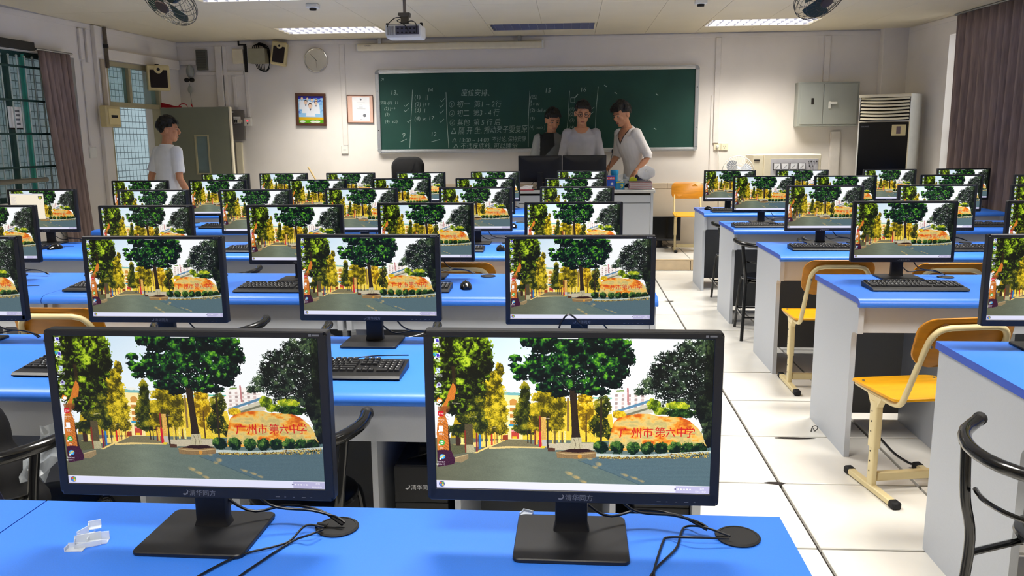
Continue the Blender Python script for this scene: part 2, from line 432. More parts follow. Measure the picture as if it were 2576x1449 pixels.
b.build('pane_bead', M_TRIMD, door_leaf)
b = MB(); b.box(LW_, LW_ + .022, -.004, .044, .012, LH, bev=.003); b.build('edge_strip', M_CREAM, door_leaf)
b = MB(); b.tube([(LW_ - .07, -.005, 1.0), (LW_ - .07, -.05, 1.0), (LW_ - .18, -.05, 1.0)], .008, 8); b.build('handle', M_STEEL, door_leaf, 40)

# the tiled corridor outside
b = MB(); b.box(-7.5, 3.2, 2.2, 2.4, -.1, 3.2); cw = struct(at_left(b.build('wall_corridor', mat('tile_joint', (58, 70, 74), .8))))
b = MB(); cs = .098
M_CT = mat('corridor_tile', (86, 108, 114), .3, vary=.1, scale=3)
for i in range(int(10 / cs)):
    for j in range(int(3.1 / cs)):
        x = -7.2 + i * cs; z = j * cs
        b.box(x + .005, x + cs - .005, 2.192, 2.2, z + .005, z + cs - .005)
tag(b.build('tile_field', M_CT, cw), kind='stuff')
b = MB(); b.box(-8, 3.2, .22, 2.4, -.14, -.02); struct(at_left(b.build('floor_corridor', M_BEIGE)))
b = MB(); b.box(-8, 3.2, .22, 1.95, 2.95, 3.1); struct(at_left(b.build('shade_roof_corridor', M_WALL)))  # unseen roof slab, added and sized to hold back sky light

# wall with the curtained window
RX0, RX1, RZ0, RZ1 = 1.075, 5.0, .85, 2.62
b = MB()
b.box(-.3, RX0, 0, .22, -.1, ZC + .05); b.box(RX0, RX1, 0, .22, -.1, RZ0); b.box(RX0, RX1, 0, .22, RZ1, ZC + .05); b.box(RX1, 13.8, 0, .22, -.1, ZC + .05)
struct(at_right(b.build('wall_right', M_WALL)))
b = MB(); b.box(.12, 13.6, -.006, 0, ZC - .06, ZC - .006, bev=.002); struct(at_right(b.build('trim_9', M_WALL)))
win = struct(at_right(thing('window_2', None, None)))
b = MB(); fw = .05
b.box(RX0, RX1, .13, .18, RZ0, RZ0 + fw); b.box(RX0, RX1, .13, .18, RZ1 - fw, RZ1)
for x in (RX0, 2.05, 3.02, 4.0, RX1 - fw): b.box(x, x + fw, .13, .18, RZ0 + fw, RZ1 - fw)
b.build('window_frame', M_PLASTIC, win)
for x0, x1 in ((RX0 + fw, 2.05), (2.1, 3.02), (3.07, 4.0), (4.05, RX1 - fw)):
    b = MB(); b.box(x0, x1, .15, .155, RZ0 + fw, RZ1 - fw); b.build('pane', mat('clear_glass', (235, 242, 242), .05, alpha=.12), win)
b = MB()
for z in (1.28, 1.52): b.ball((RX0 + .07, .1, z), (.018, .018, .018), 8, 6); b.box(RX0, RX0 + .07, .09, .11, z - .006, z + .006)
b.build('window_catch', M_STEEL, win, 40)

# curtains: folded cloth hung from the ceiling
def curtain(name, label, x0, x1, z0, z1, frame, folds, amp, gather, seed, off=-.09, group=None):
    rnd = random.Random(seed); n = folds * 10; rows = 14
    ph = [rnd.uniform(.75, 1.25) for _ in range(folds + 1)]
    cum = [0]
    for i in range(folds): cum.append(cum[-1] + ph[i])
    vs = []
    for j in range(rows + 1):
        t = j / rows; z = z1 + (z0 - z1) * t
        for i in range(n + 1):
            q = i / n; f = q * folds; k = min(int(f), folds - 1); u = (cum[k] + (f - k) * ph[k]) / cum[-1]
            a, c = gather(t); x = a + (c - a) * u
            d = math.sin(2 * PI * f) * amp * (.55 + .45 * t) * ph[k] + math.sin(5.3 * f + 3 * t) * amp * .22
            vs.append((x + math.cos(2 * PI * f) * amp * .25, off + d, z + (.01 * math.sin(9 * q) if j == rows else 0)))
    fs = [(j * (n + 1) + i, j * (n + 1) + i + 1, (j + 1) * (n + 1) + i + 1, (j + 1) * (n + 1) + i) for j in range(rows) for i in range(n)]
    th = thing(name, label, 'curtain', group=group); frame(th)
    m = MB(); m.add(vs, fs); me = m.mesh('cloth', M_CURT); me.shade_smooth()
    o = link('cloth', me, th); sm = o.modifiers.new('thick', 'SOLIDIFY'); sm.thickness = .004
    m = MB(); m.tube([(x0 - .03, off, z1 + .012), (x1 + .03, off, z1 + .012)], .012, 8); m.build('curtain_rail', M_STEEL, th, 40)
    return th
curtain('curtain', 'brown grey curtain drawn aside beside the barred window', -2.72, -2.24, .12, 2.44, at_left, 6, .03, lambda t: (-2.72 + .20 * t, -2.26 + .15 * t ** 1.2), 3)
curtain('curtain', 'long brown grey curtain drawn across the window beside the standing air conditioner', 1.29, 3.3, .1, 2.795, at_right, 15, .03, lambda t: (1.29 + .03 * t, 3.3), 5, off=-.05)
# ------------------------------------------------------------------ flat pictures shown on screens and in frames (painted here, dot by dot)
class Paint:
    def __init__(s, w, h, rgb): s.w, s.h = w, h; s.a = np.ones((h, w, 3)) * np.array(rgb, float); s.rng = np.random.default_rng(5)
    def poly(s, pts, rgb, op=1., tex=0.):
        p = np.array(pts, float); x0, y0 = np.maximum(p.min(0).astype(int) - 1, 0); x1, y1 = np.minimum(p.max(0).astype(int) + 2, (s.w, s.h))
        if x1 <= x0 or y1 <= y0: return
        X, Y = np.meshgrid(np.arange(x0, x1) + .5, np.arange(y0, y1) + .5); ins = np.zeros(X.shape, bool); j = len(p) - 1
        for i in range(len(p)):
            if p[i, 1] != p[j, 1]:
                ins ^= ((p[i, 1] > Y) != (p[j, 1] > Y)) & (X < (p[j, 0] - p[i, 0]) * (Y - p[i, 1]) / (p[j, 1] - p[i, 1]) + p[i, 0])
            j = i
        t = s.a[y0:y1, x0:x1]; c = np.array(rgb, float)
        if tex: c = c * (1 + tex * s.rng.standard_normal(X.shape)[..., None])
        t[ins] = t[ins] * (1 - op) + (np.broadcast_to(c, t.shape)[ins]) * op
    def dot(s, x, y, rx, ry, rgb, op=1., rot=0.):
        r = max(rx, ry); x0, x1, y0, y1 = int(max(x - r - 1, 0)), int(min(x + r + 2, s.w)), int(max(y - r - 1, 0)), int(min(y + r + 2, s.h))
        if x1 <= x0 or y1 <= y0: return
        X, Y = np.meshgrid(np.arange(x0, x1) + .5 - x, np.arange(y0, y1) + .5 - y); c, q = math.cos(rot), math.sin(rot)
        k = ((X * c + Y * q) / rx) ** 2 + ((Y * c - X * q) / ry) ** 2 <= 1
        t = s.a[y0:y1, x0:x1]; t[k] = t[k] * (1 - op) + np.array(rgb, float) * op
    def line(s, pts, wd, rgb, op=1.):
        for (xa, ya), (xb, yb) in zip(pts, pts[1:]):
            L = math.hypot(xb - xa, yb - ya) or 1; nx, ny = -(yb - ya) / L * wd / 2, (xb - xa) / L * wd / 2
            s.poly([(xa + nx, ya + ny), (xb + nx, yb + ny), (xb - nx, yb - ny), (xa - nx, ya - ny)], rgb, op)
    def leaves(s, blobs, n, size, dark, mid, light, sun=(-.5, -.8), bright=.5):
        rg = s.rng; wts = np.array([q[2] * q[3] for q in blobs], float); wts /= wts.sum(); ks = rg.choice(len(blobs), n, p=wts)
        dark, mid, light = (np.array(c, float) for c in (dark, mid, light))
        order = rg.random(n)
        A, Rr = rg.random(n) * 2 * PI, np.sqrt(rg.random(n)) * 1.05; sz = size * (.55 + .9 * rg.random(n))
        for i in range(n):
            bx, by, rx, ry = blobs[ks[i]][:4]; ux, uy = math.cos(A[i]) * Rr[i], math.sin(A[i]) * Rr[i]
            x, y = bx + ux * rx, by + uy * ry
            l = .5 + .5 * (ux * sun[0] + uy * sun[1]); t = l * .55 + bright * .6 * order[i] - .12 + .3 * math.sin(x * .06 + 1.3 * math.sin(y * .05)) * math.cos(y * .07)
            t = t * (i / n * .6 + .4)
            c = dark + (mid - dark) * min(1, max(0, t * 2)) if t < .5 else mid + (light - mid) * min(1, (t - .5) * 2)
            s.dot(x, y, sz[i], sz[i] * (.45 + .4 * order[i]), c, .92, A[i] * 3)
    def text(s, body, x, y, size, rgb, op=1., width=None):
        v, f = glyphs(body)
        if not v: return
        k = 1. if not width else width / (size * max(p[0] for p in v))
        for t in f:
            s.poly([(x + v[i][0] * size * k, y - v[i][1] * size) for i in t], rgb, op)
    def image(s, name):
        im = bpy.data.images.new(name, s.w, s.h); a = np.ones((s.h, s.w, 4), np.float32); a[..., :3] = np.clip(s.a[::-1] / 255, 0, 1)
        im.pixels.foreach_set(a.ravel()); im.update(); im.pack(); return im

def vnoise(w, h, cell, seed, ay=1.):
    rg = np.random.default_rng(seed); gx, gy = int(w / cell) + 3, int(h / (cell * ay)) + 3; g = rg.random((gy, gx))
    X = np.arange(w) / cell; Y = np.arange(h) / (cell * ay); xi, yi = X.astype(int), Y.astype(int); fx, fy = X - xi, Y - yi; fx, fy = fx * fx * (3 - 2 * fx), fy * fy * (3 - 2 * fy)
    a, b, c, d = g[yi][:, xi], g[yi][:, xi + 1], g[yi + 1][:, xi], g[yi + 1][:, xi + 1]
    return (a * (1 - fx) + b * fx) * (1 - fy)[:, None] + (c * (1 - fx) + d * fx) * fy[:, None]
PXX, PYY = np.meshgrid(np.arange(1024) + .5, np.arange(576) + .5)
def foliage(P, blobs, pal, seed, ragged=.55, light=(-.3, -.8), lit=.35, leaf=3.4, holes=0., tip=0, gain=1.):
    """a crown: union of ovals with a ragged leafy rim, clumps in shade and light, single bright leaves on the lit clumps"""
    W, H = P.w, P.h; f = np.full((H, W), -9.); g = np.zeros((H, W))
    for cx_, cy_, rx, ry in blobs:
        u, v = (PXX - cx_) / rx, (PYY - cy_) / ry; q = 1 - np.sqrt(u * u + v * v); up = q > f; f = np.maximum(f, q); g = np.where(up, u * light[0] + v * light[1], g)
    n1, n2, n3 = vnoise(W, H, 34, seed), vnoise(W, H, 13, seed + 1), vnoise(W, H, leaf * 1.5, seed + 2); n4 = vnoise(W, H, leaf, seed + 3)
    m = f + ragged * ((n2 - .5) * .55 + (n3 - .5) * .5 + (n4 - .5) * .25) > .02
    if holes: m &= ~((n3 * .6 + n4 * .5 > 1.1 - holes - .12 * (1 - np.clip(f, 0, 1))) & (f < .75))
    v = np.clip((.30 + .75 * (n1 - .5) + .95 * (n2 - .5) + .55 * (n3 - .5) + .45 * (n4 - .5) + lit * g) * gain, 0, 1)
    ks = np.array([q[0] for q in pal]); cs = np.array([q[1] for q in pal], float)
    col = np.stack([np.interp(v, ks, cs[:, c]) for c in range(3)], -1)
    P.a[m] = col[m]
    # bright single leaves where the clumps catch light
    rg = np.random.default_rng(seed + 9); ys, xs = np.nonzero(m & (v > .5))
    if len(xs):
        for i in rg.choice(len(xs), min(len(xs), int(len(xs) / (leaf * leaf * 2.2)))):
            x, y = xs[i], ys[i]; t = min(1, v[y, x] + rg.uniform(-.12, .22)); c = [np.interp(t, ks, cs[:, k]) for k in range(3)]
            P.dot(x, y, leaf * rg.uniform(.45, .9), leaf * rg.uniform(.25, .5), c, .95, rg.uniform(0, 3.1))
    ys, xs = np.nonzero(m & (v < .32))
    if len(xs):
        for i in rg.choice(len(xs), min(len(xs), int(len(xs) / (leaf * leaf * 6)))):
            P.dot(xs[i], ys[i], leaf * rg.uniform(.4, .9), leaf * rg.uniform(.25, .5), cs[0] * rg.uniform(.6, 1.3), .9, rg.uniform(0, 3.1))

def cx(x): return (x - 80) / 2326 * 1024
def cy(y): return (y - 55) / 1318 * 576
def C(*pts): return [(cx(x), cy(y)) for x, y in pts]
def OV(*q): return [(cx(a), cy(b), c / 2326 * 1024, d / 1318 * 576) for a, b, c, d in q]
PAL_NEAR = ((0, (16, 18, 4)), (.28, (38, 48, 8)), (.5, (78, 104, 10)), (.75, (136, 170, 20)), (1, (190, 210, 50)))
PAL_GOLD = ((0, (62, 56, 4)), (.3, (110, 100, 8)), (.6, (172, 150, 14)), (1, (232, 204, 44)))
PAL_OLIV = ((0, (26, 32, 6)), (.35, (56, 64, 10)), (.65, (104, 106, 16)), (1, (170, 156, 30)))
PAL_DARK = ((0, (4, 10, 10)), (.34, (8, 26, 20)), (.52, (16, 58, 30)), (.74, (54, 122, 26)), (1, (122, 184, 40)))
PAL_RIGHT = ((0, (14, 18, 14)), (.35, (30, 42, 32)), (.6, (54, 74, 50)), (1, (104, 124, 74)))
PAL_YELL = ((0, (120, 92, 6)), (.3, (190, 150, 12)), (.6, (236, 196, 26)), (1, (252, 230, 90)))
PAL_BUSH = ((0, (10, 24, 6)), (.35, (26, 56, 16)), (.65, (58, 98, 32)), (1, (112, 146, 60)))
P = Paint(1024, 576, (248, 251, 253))
t = np.clip(PXX / 700, 0, 1)[..., None]; s_ = np.clip(PYY / 250, 0, 1)[..., None]
P.a = np.array((188, 218, 240.)) * (1 - t) + np.array((250, 252, 254.)) * t; P.a = P.a * (1 - s_ * .8) + np.array((250, 252, 252.)) * s_ * .8
# sunlit depth of the garden behind the trees
P.poly(C((300, 560), (660, 700), (660, 960), (200, 960)), (190, 160, 30), tex=.1); P.poly(C((820, 620), (1560, 560), (1620, 960), (820, 960)), (240, 204, 60), tex=.08)
P.poly(C((560, 850), (720, 860), (720, 985), (560, 985)), (250, 216, 90), tex=.06)
# house at the end of the avenue
P.poly(C((655, 545), (830, 545), (830, 935), (690, 935)), (252, 234, 170)); P.poly(C((655, 514), (760, 522), (830, 528), (830, 548), (660, 545)), (126, 186, 186)); P.dot(cx(740), cy(512), 22, 5, (240, 240, 230))
for y in (600, 655, 710, 765): P.poly(C((722, y), (778, y), (778, y + 32), (722, y + 32)), (206, 136, 60)); P.poly(C((700, y + 38), (800, y + 40), (800, y + 52), (700, y + 50)), (255, 248, 214))
P.dot(cx(752), cy(604), 14, 11, (214, 150, 70)); P.poly(C((712, 795), (800, 800), (800, 822), (712, 816)), (60, 150, 196))
P.poly(C((735, 862), (800, 862), (800, 925), (735, 925)), (196, 70, 54)); P.poly(C((735, 845), (800, 845), (800, 866), (735, 866)), (236, 150, 150)); P.poly(C((740, 905), (780, 905), (780, 925), (740, 925)), (246, 196, 40))
for x in (706, 806): P.poly(C((x, 830), (x + 14, 830), (x + 14, 930), (x, 930)), (250, 226, 150))
# white houses, low roof
P.poly(C((1560, 560), (1590, 505), (1640, 490), (1890, 482), (1890, 640), (1540, 700)), (252, 246, 240)); P.poly(C((1620, 490), (1680, 486), (1680, 500), (1610, 505)), (120, 150, 70))
for i in range(5):
    for j in range(5): P.poly(C((1604 + i * 54, 526 + j * 34), (1628 + i * 54, 524 + j * 34), (1628 + i * 54, 546 + j * 34), (1604 + i * 54, 548 + j * 34)), ((170, 150, 146), (214, 190, 184))[(i + j) % 2])
for j in range(5): P.line(C((1600, 556 + j * 34), (1880, 548 + j * 34)), 1.4, (226, 206, 198))
P.poly(C((1702, 470), (1716, 468), (1722, 612), (1706, 614)), (196, 130, 130)); P.line(C((1280, 560), (1580, 560)), 5, (100, 196, 170))
P.poly(C((1300, 570), (1560, 570), (1560, 640), (1300, 650)), (250, 236, 190))
P.poly(C((1600, 700), (1915, 590), (1920, 680), (1640, 740)), (206, 200, 176)); P.poly(C((1588, 672), (1905, 562), (1908, 584), (1592, 692)), (92, 136, 166)); P.poly(C((1640, 712), (1915, 622), (1915, 640), (1660, 726)), (120, 120, 96))
# ground
G = P.a; gm = PYY > cy(930)
u = PXX / 1024; base = np.where((u < .35)[..., None], np.array((98, 98, 74.)) + (u / .35)[..., None] * np.array((10, 20, 28.)), np.array((108, 118, 102.)) + np.clip((u - .35) / .65, 0, 1)[..., None] * np.array((-22, -6, 14.)))
base = base * (1 + .05 * (vnoise(1024, 576, 40, 70, .25) - .5) + .10 * (vnoise(1024, 576, 3, 71, .5) - .5))[..., None] * (1 + .10 * np.exp(-((u - .30) / .07) ** 2))[..., None]
G[gm] = base[gm]
P.poly(C((1430, 1075), (2420, 1030), (2420, 1330), (1880, 1330), (1320, 1110)), (86, 108, 114), tex=.05)
for k in range(26): P.line(C((1400 + k * 24, 1100 + k * 9.5), (2420, 1052 + k * 12)), .9, (70, 92, 102), .55)
P.line(C((1300, 1105), (1560, 1200), (1900, 1340)), 1.6, (58, 78, 84), .8)
for x, y, rx, ry in ((1230, 1222, 30, 10), (1290, 1255, 34, 9), (1350, 1292, 30, 7), (1700, 1225, 30, 6), (1780, 1250, 30, 6), (1840, 1275, 26, 5), (1480, 1135, 22, 12), (1450, 1160, 16, 8), (1400, 1085, 26, 7), (1318, 1062, 8, 8)): 
    for q in range(5): P.dot(cx(x) + (q - 2) * 3, cy(y) + (q % 3 - 1) * 2, rx * .45 * (1 - .12 * q), ry * .7 * (1 - .1 * q), (214, 176, 104), .22, .35)
P.poly(C((980, 960), (1440, 945), (1440, 1012), (1060, 1018)), (196, 184, 156), tex=.05); P.poly(C((1330, 925), (1480, 922), (1480, 945), (1330, 942)), (236, 204, 40), tex=.1)
P.poly(C((700, 930), (830, 930), (1000, 1000), (520, 1006)), (124, 116, 84), tex=.08); P.poly(C((540, 1004), (700, 990), (960, 992), (1010, 1004), (760, 1006), (540, 1018)), (230, 200, 128), tex=.05)
P.poly(C((215, 985), (660, 935), (700, 930), (640, 960), (430, 1060), (400, 1060), (520, 1000), (210, 1010)), (240, 206, 120), tex=.06)
P.poly(C((205, 985), (335, 985), (335, 1060), (215, 1075)), (92, 92, 60), tex=.12)
# posts and banners along the avenue
for x, w_, y0, y1, c in ((255, 38, 880, 995, (60, 36, 20)), (300, 22, 820, 985, (252, 226, 130)), (430, 14, 880, 1045, (130, 26, 50)), (448, 10, 900, 1030, (90, 70, 60)), (458, 16, 880, 1020, (50, 120, 190)), (488, 14, 850, 1000, (252, 216, 90)), (512, 8, 800, 1005, (70, 56, 34)), (534, 18, 860, 985, (250, 214, 80)), (560, 14, 870, 985, (206, 40, 34)), (584, 12, 870, 975, (246, 170, 60)), (606, 8, 860, 965, (110, 70, 30)), (622, 14, 870, 960, (252, 226, 110)), (645, 10, 880, 950, (180, 110, 40)), (662, 16, 885, 945, (246, 206, 90))): P.poly(C((x, y0), (x + w_, y0), (x + w_, y1), (x, y1)), c, tex=.06)
P.poly(C((660, 895), (705, 890), (705, 935), (660, 940)), (150, 60, 30))
# trees of the avenue
foliage(P, OV((590, 460, 70, 130), (560, 560, 120, 150), (600, 700, 110, 150), (560, 800, 130, 90), (640, 840, 70, 60), (640, 330, 40, 60)), PAL_GOLD, 20, leaf=2.6, gain=1.1)
foliage(P, OV((420, 520, 110, 170), (380, 720, 130, 130), (300, 860, 110, 60), (470, 800, 70, 80)), PAL_OLIV, 30, leaf=2.8)
foliage(P, OV((850, 560, 48, 130), (830, 720, 80, 130), (860, 830, 110, 60)), PAL_OLIV, 40, leaf=2.4, gain=.9)
foliage(P, OV((1020, 560, 110, 60), (1000, 690, 110, 110), (1130, 640, 80, 110), (1090, 780, 100, 80), (940, 800, 70, 70)), PAL_GOLD, 50, leaf=2.6, gain=.95)
foliage(P, OV((1360, 560, 70, 60), (1360, 660, 80, 110), (1460, 780, 90, 90), (1640, 700, 60, 36), (1380, 800, 70, 60)), PAL_YELL, 60, leaf=2.6, holes=.12)
foliage(P, OV((1500, 640, 70, 110), (1480, 800, 90, 100), (1560, 860, 40, 60)), PAL_OLIV, 65, leaf=2.6, holes=.2)
for x, w_, y0, y1, c in ((335, 68, 800, 1055, (84, 74, 48)), (868, 9, 850, 960, (60, 44, 26)), (895, 8, 850, 965, (70, 50, 30)), (930, 9, 850, 975, (120, 50, 40)), (944, 14, 850, 970, (240, 180, 60)), (968, 14, 720, 990, (150, 50, 40)), (988, 40, 730, 990, (222, 170, 84)), (1036, 11, 720, 1005, (46, 36, 28)), (1080, 10, 840, 960, (240, 200, 90)), (1100, 8, 850, 960, (90, 70, 40)), (1130, 14, 850, 950, (250, 216, 110)), (1160, 10, 860, 950, (110, 80, 40)), (1180, 16, 850, 950, (250, 226, 140)), (1205, 16, 560, 850, (140, 110, 60)), (1362, 10, 700, 940, (84, 60, 26)), (1395, 12, 850, 940, (240, 200, 60)), (1484, 14, 560, 940, (50, 38, 24)), (1440, 10, 860, 930, (246, 210, 80))): P.poly(C((x, y0), (x + w_, y0), (x + w_ + 2, y1), (x, y1)), c, tex=.14)
P.poly(C((345, 985), (410, 985), (420, 1052), (345, 1058)), (176, 168, 130), tex=.08); P.poly(C((330, 860), (346, 860), (346, 1055), (334, 1056)), (150, 40, 26), .7)
P.poly(C((965, 860), (985, 860), (992, 995), (972, 995)), (206, 30, 50)); P.poly(C((992, 930), (1032, 930), (1032, 985), (996, 985)), (190, 186, 176)); P.poly(C((985, 985), (1018, 985), (1018, 1002), (985, 1002)), (226, 200, 40)); P.poly(C((1043, 996), (1104, 1000), (1104, 1030), (1043, 1030)), (84, 54, 34), tex=.1)
P.line(C((1005, 738), (1060, 742)), 1.4, (240, 220, 190)); P.line(C((372, 745), (440, 735)), 1.4, (230, 214, 160)); P.line(C((560, 838), (600, 826)), 1.4, (240, 226, 180))
# near tree on the left with its orange trunk
foliage(P, OV((150, 130, 170, 140), (330, 130, 190, 140), (450, 170, 130, 150), (180, 330, 140, 150), (380, 330, 190, 160), (500, 280, 90, 110), (300, 480, 200, 120), (130, 520, 70, 130), (260, 640, 120, 90)), PAL_NEAR, 80, leaf=3.6, lit=.4, gain=1.05)
P.poly(C((232, 300), (262, 300), (270, 480), (240, 480)), (50, 34, 16), .8)
P.poly(C((240, 446), (262, 470), (268, 510), (250, 590), (200, 606), (178, 690), (166, 720), (190, 800), (196, 1040), (95, 1045), (92, 880), (112, 700), (176, 600), (206, 520)), (206, 118, 40), tex=.1)
P.poly(C((105, 655), (212, 650), (206, 690), (170, 726), (120, 740)), (126, 66, 30), .7, tex=.2)
for k in range(13): P.line(C((120 + (k % 3) * 8, 690 + k * 28), (196, 742 + k * 28)), 1.5, (112, 58, 28), .75)
P.poly(C((192, 800), (214, 1040), (198, 1060), (190, 900)), (54, 34, 22)); P.poly(C((92, 1040), (150, 1032), (215, 1040), (250, 1130), (235, 1160), (98, 1188)), (62, 24, 44), tex=.25); P.poly(C((246, 1098), (330, 1072), (362, 1066), (362, 1108), (300, 1146), (246, 1140)), (150, 128, 90), tex=.08); P.line(C((244, 1104), (360, 1070)), 3, (190, 168, 126))
P.line(C((230, 620), (300, 624)), 1.3, (206, 200, 160))
# great tree in the middle
P.poly(C((1222, 480), (1285, 480), (1296, 700), (1312, 860), (1335, 985), (1320, 1012), (1232, 1012), (1246, 860), (1240, 700)), (46, 34, 22), tex=.22)
P.poly(C((1244, 905), (1326, 900), (1336, 1012), (1222, 1018)), (190, 180, 146), tex=.08); P.line(C((1262, 915), (1280, 960), (1268, 1010)), 2, (104, 92, 70)); P.line(C((1300, 910), (1316, 1000)), 1.6, (120, 106, 80))
foliage(P, OV((880, 90, 70, 60), (1010, 120, 130, 90), (1200, 110, 180, 130), (1400, 100, 190, 120), (1590, 120, 130, 110), (1690, 210, 80, 90), (960, 260, 110, 90), (1150, 280, 180, 150), (1400, 280, 200, 160), (1600, 310, 130, 110), (980, 360, 110, 80), (1130, 430, 150, 80), (1330, 430, 180, 90), (1560, 410, 120, 80), (1050, 470, 110, 50), (780, 230, 60, 34), (760, 290, 50, 26), (830, 330, 90, 46), (820, 390, 60, 30), (1150, 520, 80, 46), (1450, 500, 120, 40)), PAL_DARK, 100, ragged=.7, lit=.42, leaf=3.8, holes=.03, gain=.84)
for k in range(46):
    x, y = (P.rng.normal(1320, 60), P.rng.normal(380, 40)) if k % 2 else (P.rng.uniform(1000, 1660), P.rng.uniform(70, 470)); P.dot(cx(x), cy(y), P.rng.uniform(.8, 2.2), P.rng.uniform(.8, 2.8), (236, 244, 246))
P.line(C((1120, 395), (1160, 440), (1210, 490)), 1.2, (150, 150, 130), .7)
P.poly(C((1114, 1035), (1200, 1014), (1400, 1010), (1456, 1030), (1450, 1076), (1300, 1092), (1122, 1085)), (140, 112, 72), tex=.1); P.poly(C((1145, 1028), (1230, 1005), (1380, 1002), (1440, 1022), (1300, 1036)), (48, 26, 16), tex=.2); P.line(C((1114, 1040), (1200, 1050), (1330, 1050), (1456, 1034)), 3.2, (196, 166, 116)); P.dot(cx(1314), cy(1068), 8, 8, (236, 160, 50), .7)
# tree on the right, airy, with dark boughs
P.poly(C((2235, 600), (2290, 590), (2350, 700), (2420, 820), (2420, 960), (2370, 900), (2300, 740)), (28, 22, 14), tex=.2)
for q in (((2250, 620), (2200, 520), (2130, 440), (2040, 380)), ((2240, 590), (2260, 480), (2240, 380), (2200, 280)), ((2190, 520), (2090, 490), (1990, 480)), ((2280, 600), (2330, 460), (2360, 330))): P.line(C(*q), 3.2, (30, 26, 22))
foliage(P, OV((2200, 130, 110, 70), (2330, 110, 110, 90), (2080, 220, 150, 80), (2250, 250, 190, 130), (2390, 250, 90, 200), (1990, 330, 130, 90), (2170, 380, 210, 110), (1930, 430, 120, 60), (1830, 500, 70, 34), (2080, 480, 190, 90), (2300, 480, 150, 140), (2390, 600, 90, 200), (2180, 600, 190, 60), (2390, 820, 60, 120)), PAL_RIGHT, 120, ragged=.9, lit=.25, leaf=2.7, holes=.2, gain=.95)
foliage(P, OV((2390, 350, 60, 320), (2350, 640, 90, 120), (2390, 860, 50, 130)), ((0, (8, 12, 8)), (.5, (22, 32, 20)), (1, (60, 76, 40))), 130, leaf=2.7, holes=.02)
foliage(P, OV((1930, 610, 60, 50), (1990, 660, 70, 36), (2120, 620, 90, 40)), ((0, (50, 70, 6)), (.5, (130, 156, 20)), (1, (216, 214, 50))), 140, leaf=2.6, holes=.12)
foliage(P, OV((2150, 680, 130, 40)), PAL_BUSH, 145, leaf=2.6)
# the inscribed boulder
rock = C((1553, 1010), (1560, 920), (1580, 830), (1600, 760), (1640, 728), (1700, 706), (1790, 690), (1890, 688), (1960, 706), (2060, 708), (2150, 712), (2220, 740), (2290, 800), (2330, 850), (2352, 920), (2372, 960), (2372, 1020))
snap = P.a.copy(); P.poly(rock, (1, 2, 3)); rm = np.all(P.a == (1, 2, 3), -1); P.a = snap
v = np.clip(.5 + 1.1 * (vnoise(1024, 576, 44, 150, .55) - .5) + .7 * (vnoise(1024, 576, 15, 151, .5) - .5) + .25 * (vnoise(1024, 576, 4, 152) - .5) + .35 * (.45 - (PYY - cy(690)) / (cy(1010) - cy(690))) - .25 * np.clip((cx(1640) - PXX) / 40, 0, 1) * -1, 0, 1)
ks = (0, .3, .5, .72, 1); cs = np.array(((196, 178, 110), (226, 196, 116), (238, 184, 84), (236, 146, 40), (206, 92, 20)), float); col = np.stack([np.interp(v, ks, cs[:, c]) for c in range(3)], -1); P.a[rm] = col[rm]
for k in range(9):
    x = P.rng.uniform(1620, 2200); y = P.rng.uniform(730, 900); P.line(C((x, y), (x + 60, y - 14), (x + 120, y + 6)), 1., (170, 100, 40), .5)
for ch, x, y, sz in zip('广州市第六中学', (1640, 1740, 1836, 1938, 2026, 2112, 2180), (892, 888, 882, 880, 876, 874, 878), (42, 42, 40, 41, 38, 40, 42)): P.text(ch, cx(x), cy(y), sz, (204, 22, 24)); P.text(ch, cx(x) + .7, cy(y), sz, (204, 22, 24), .7)
for x, r_ in ((1490, 66), (1628, 66), (1762, 58), (1878, 60), (1995, 62), (2110, 60), (2215, 58), (2320, 60)): foliage(P, OV((x, 985, r_, 58)), PAL_BUSH, 160 + x % 37, leaf=2.3, ragged=.5, lit=.45)
P.poly(C((1452, 1040), (1800, 1046), (2060, 1026), (2420, 994), (2420, 1016), (2060, 1050), (1800, 1070), (1452, 1068)), (190, 200, 192), tex=.05)
for k in range(520):
    x = P.rng.uniform(1480, 2390); y = 1078 - max(0, x - 1700) * .05 + P.rng.uniform(-20, 8) * (.6 if x < 2050 else 1.5); P.dot(cx(x), cy(y), P.rng.uniform(2, 4.5), P.rng.uniform(.8, 1.5), ((196, 160, 60), (120, 84, 30), (222, 200, 110), (70, 66, 30))[k % 4], 1, P.rng.uniform(-1.2, 1.2))
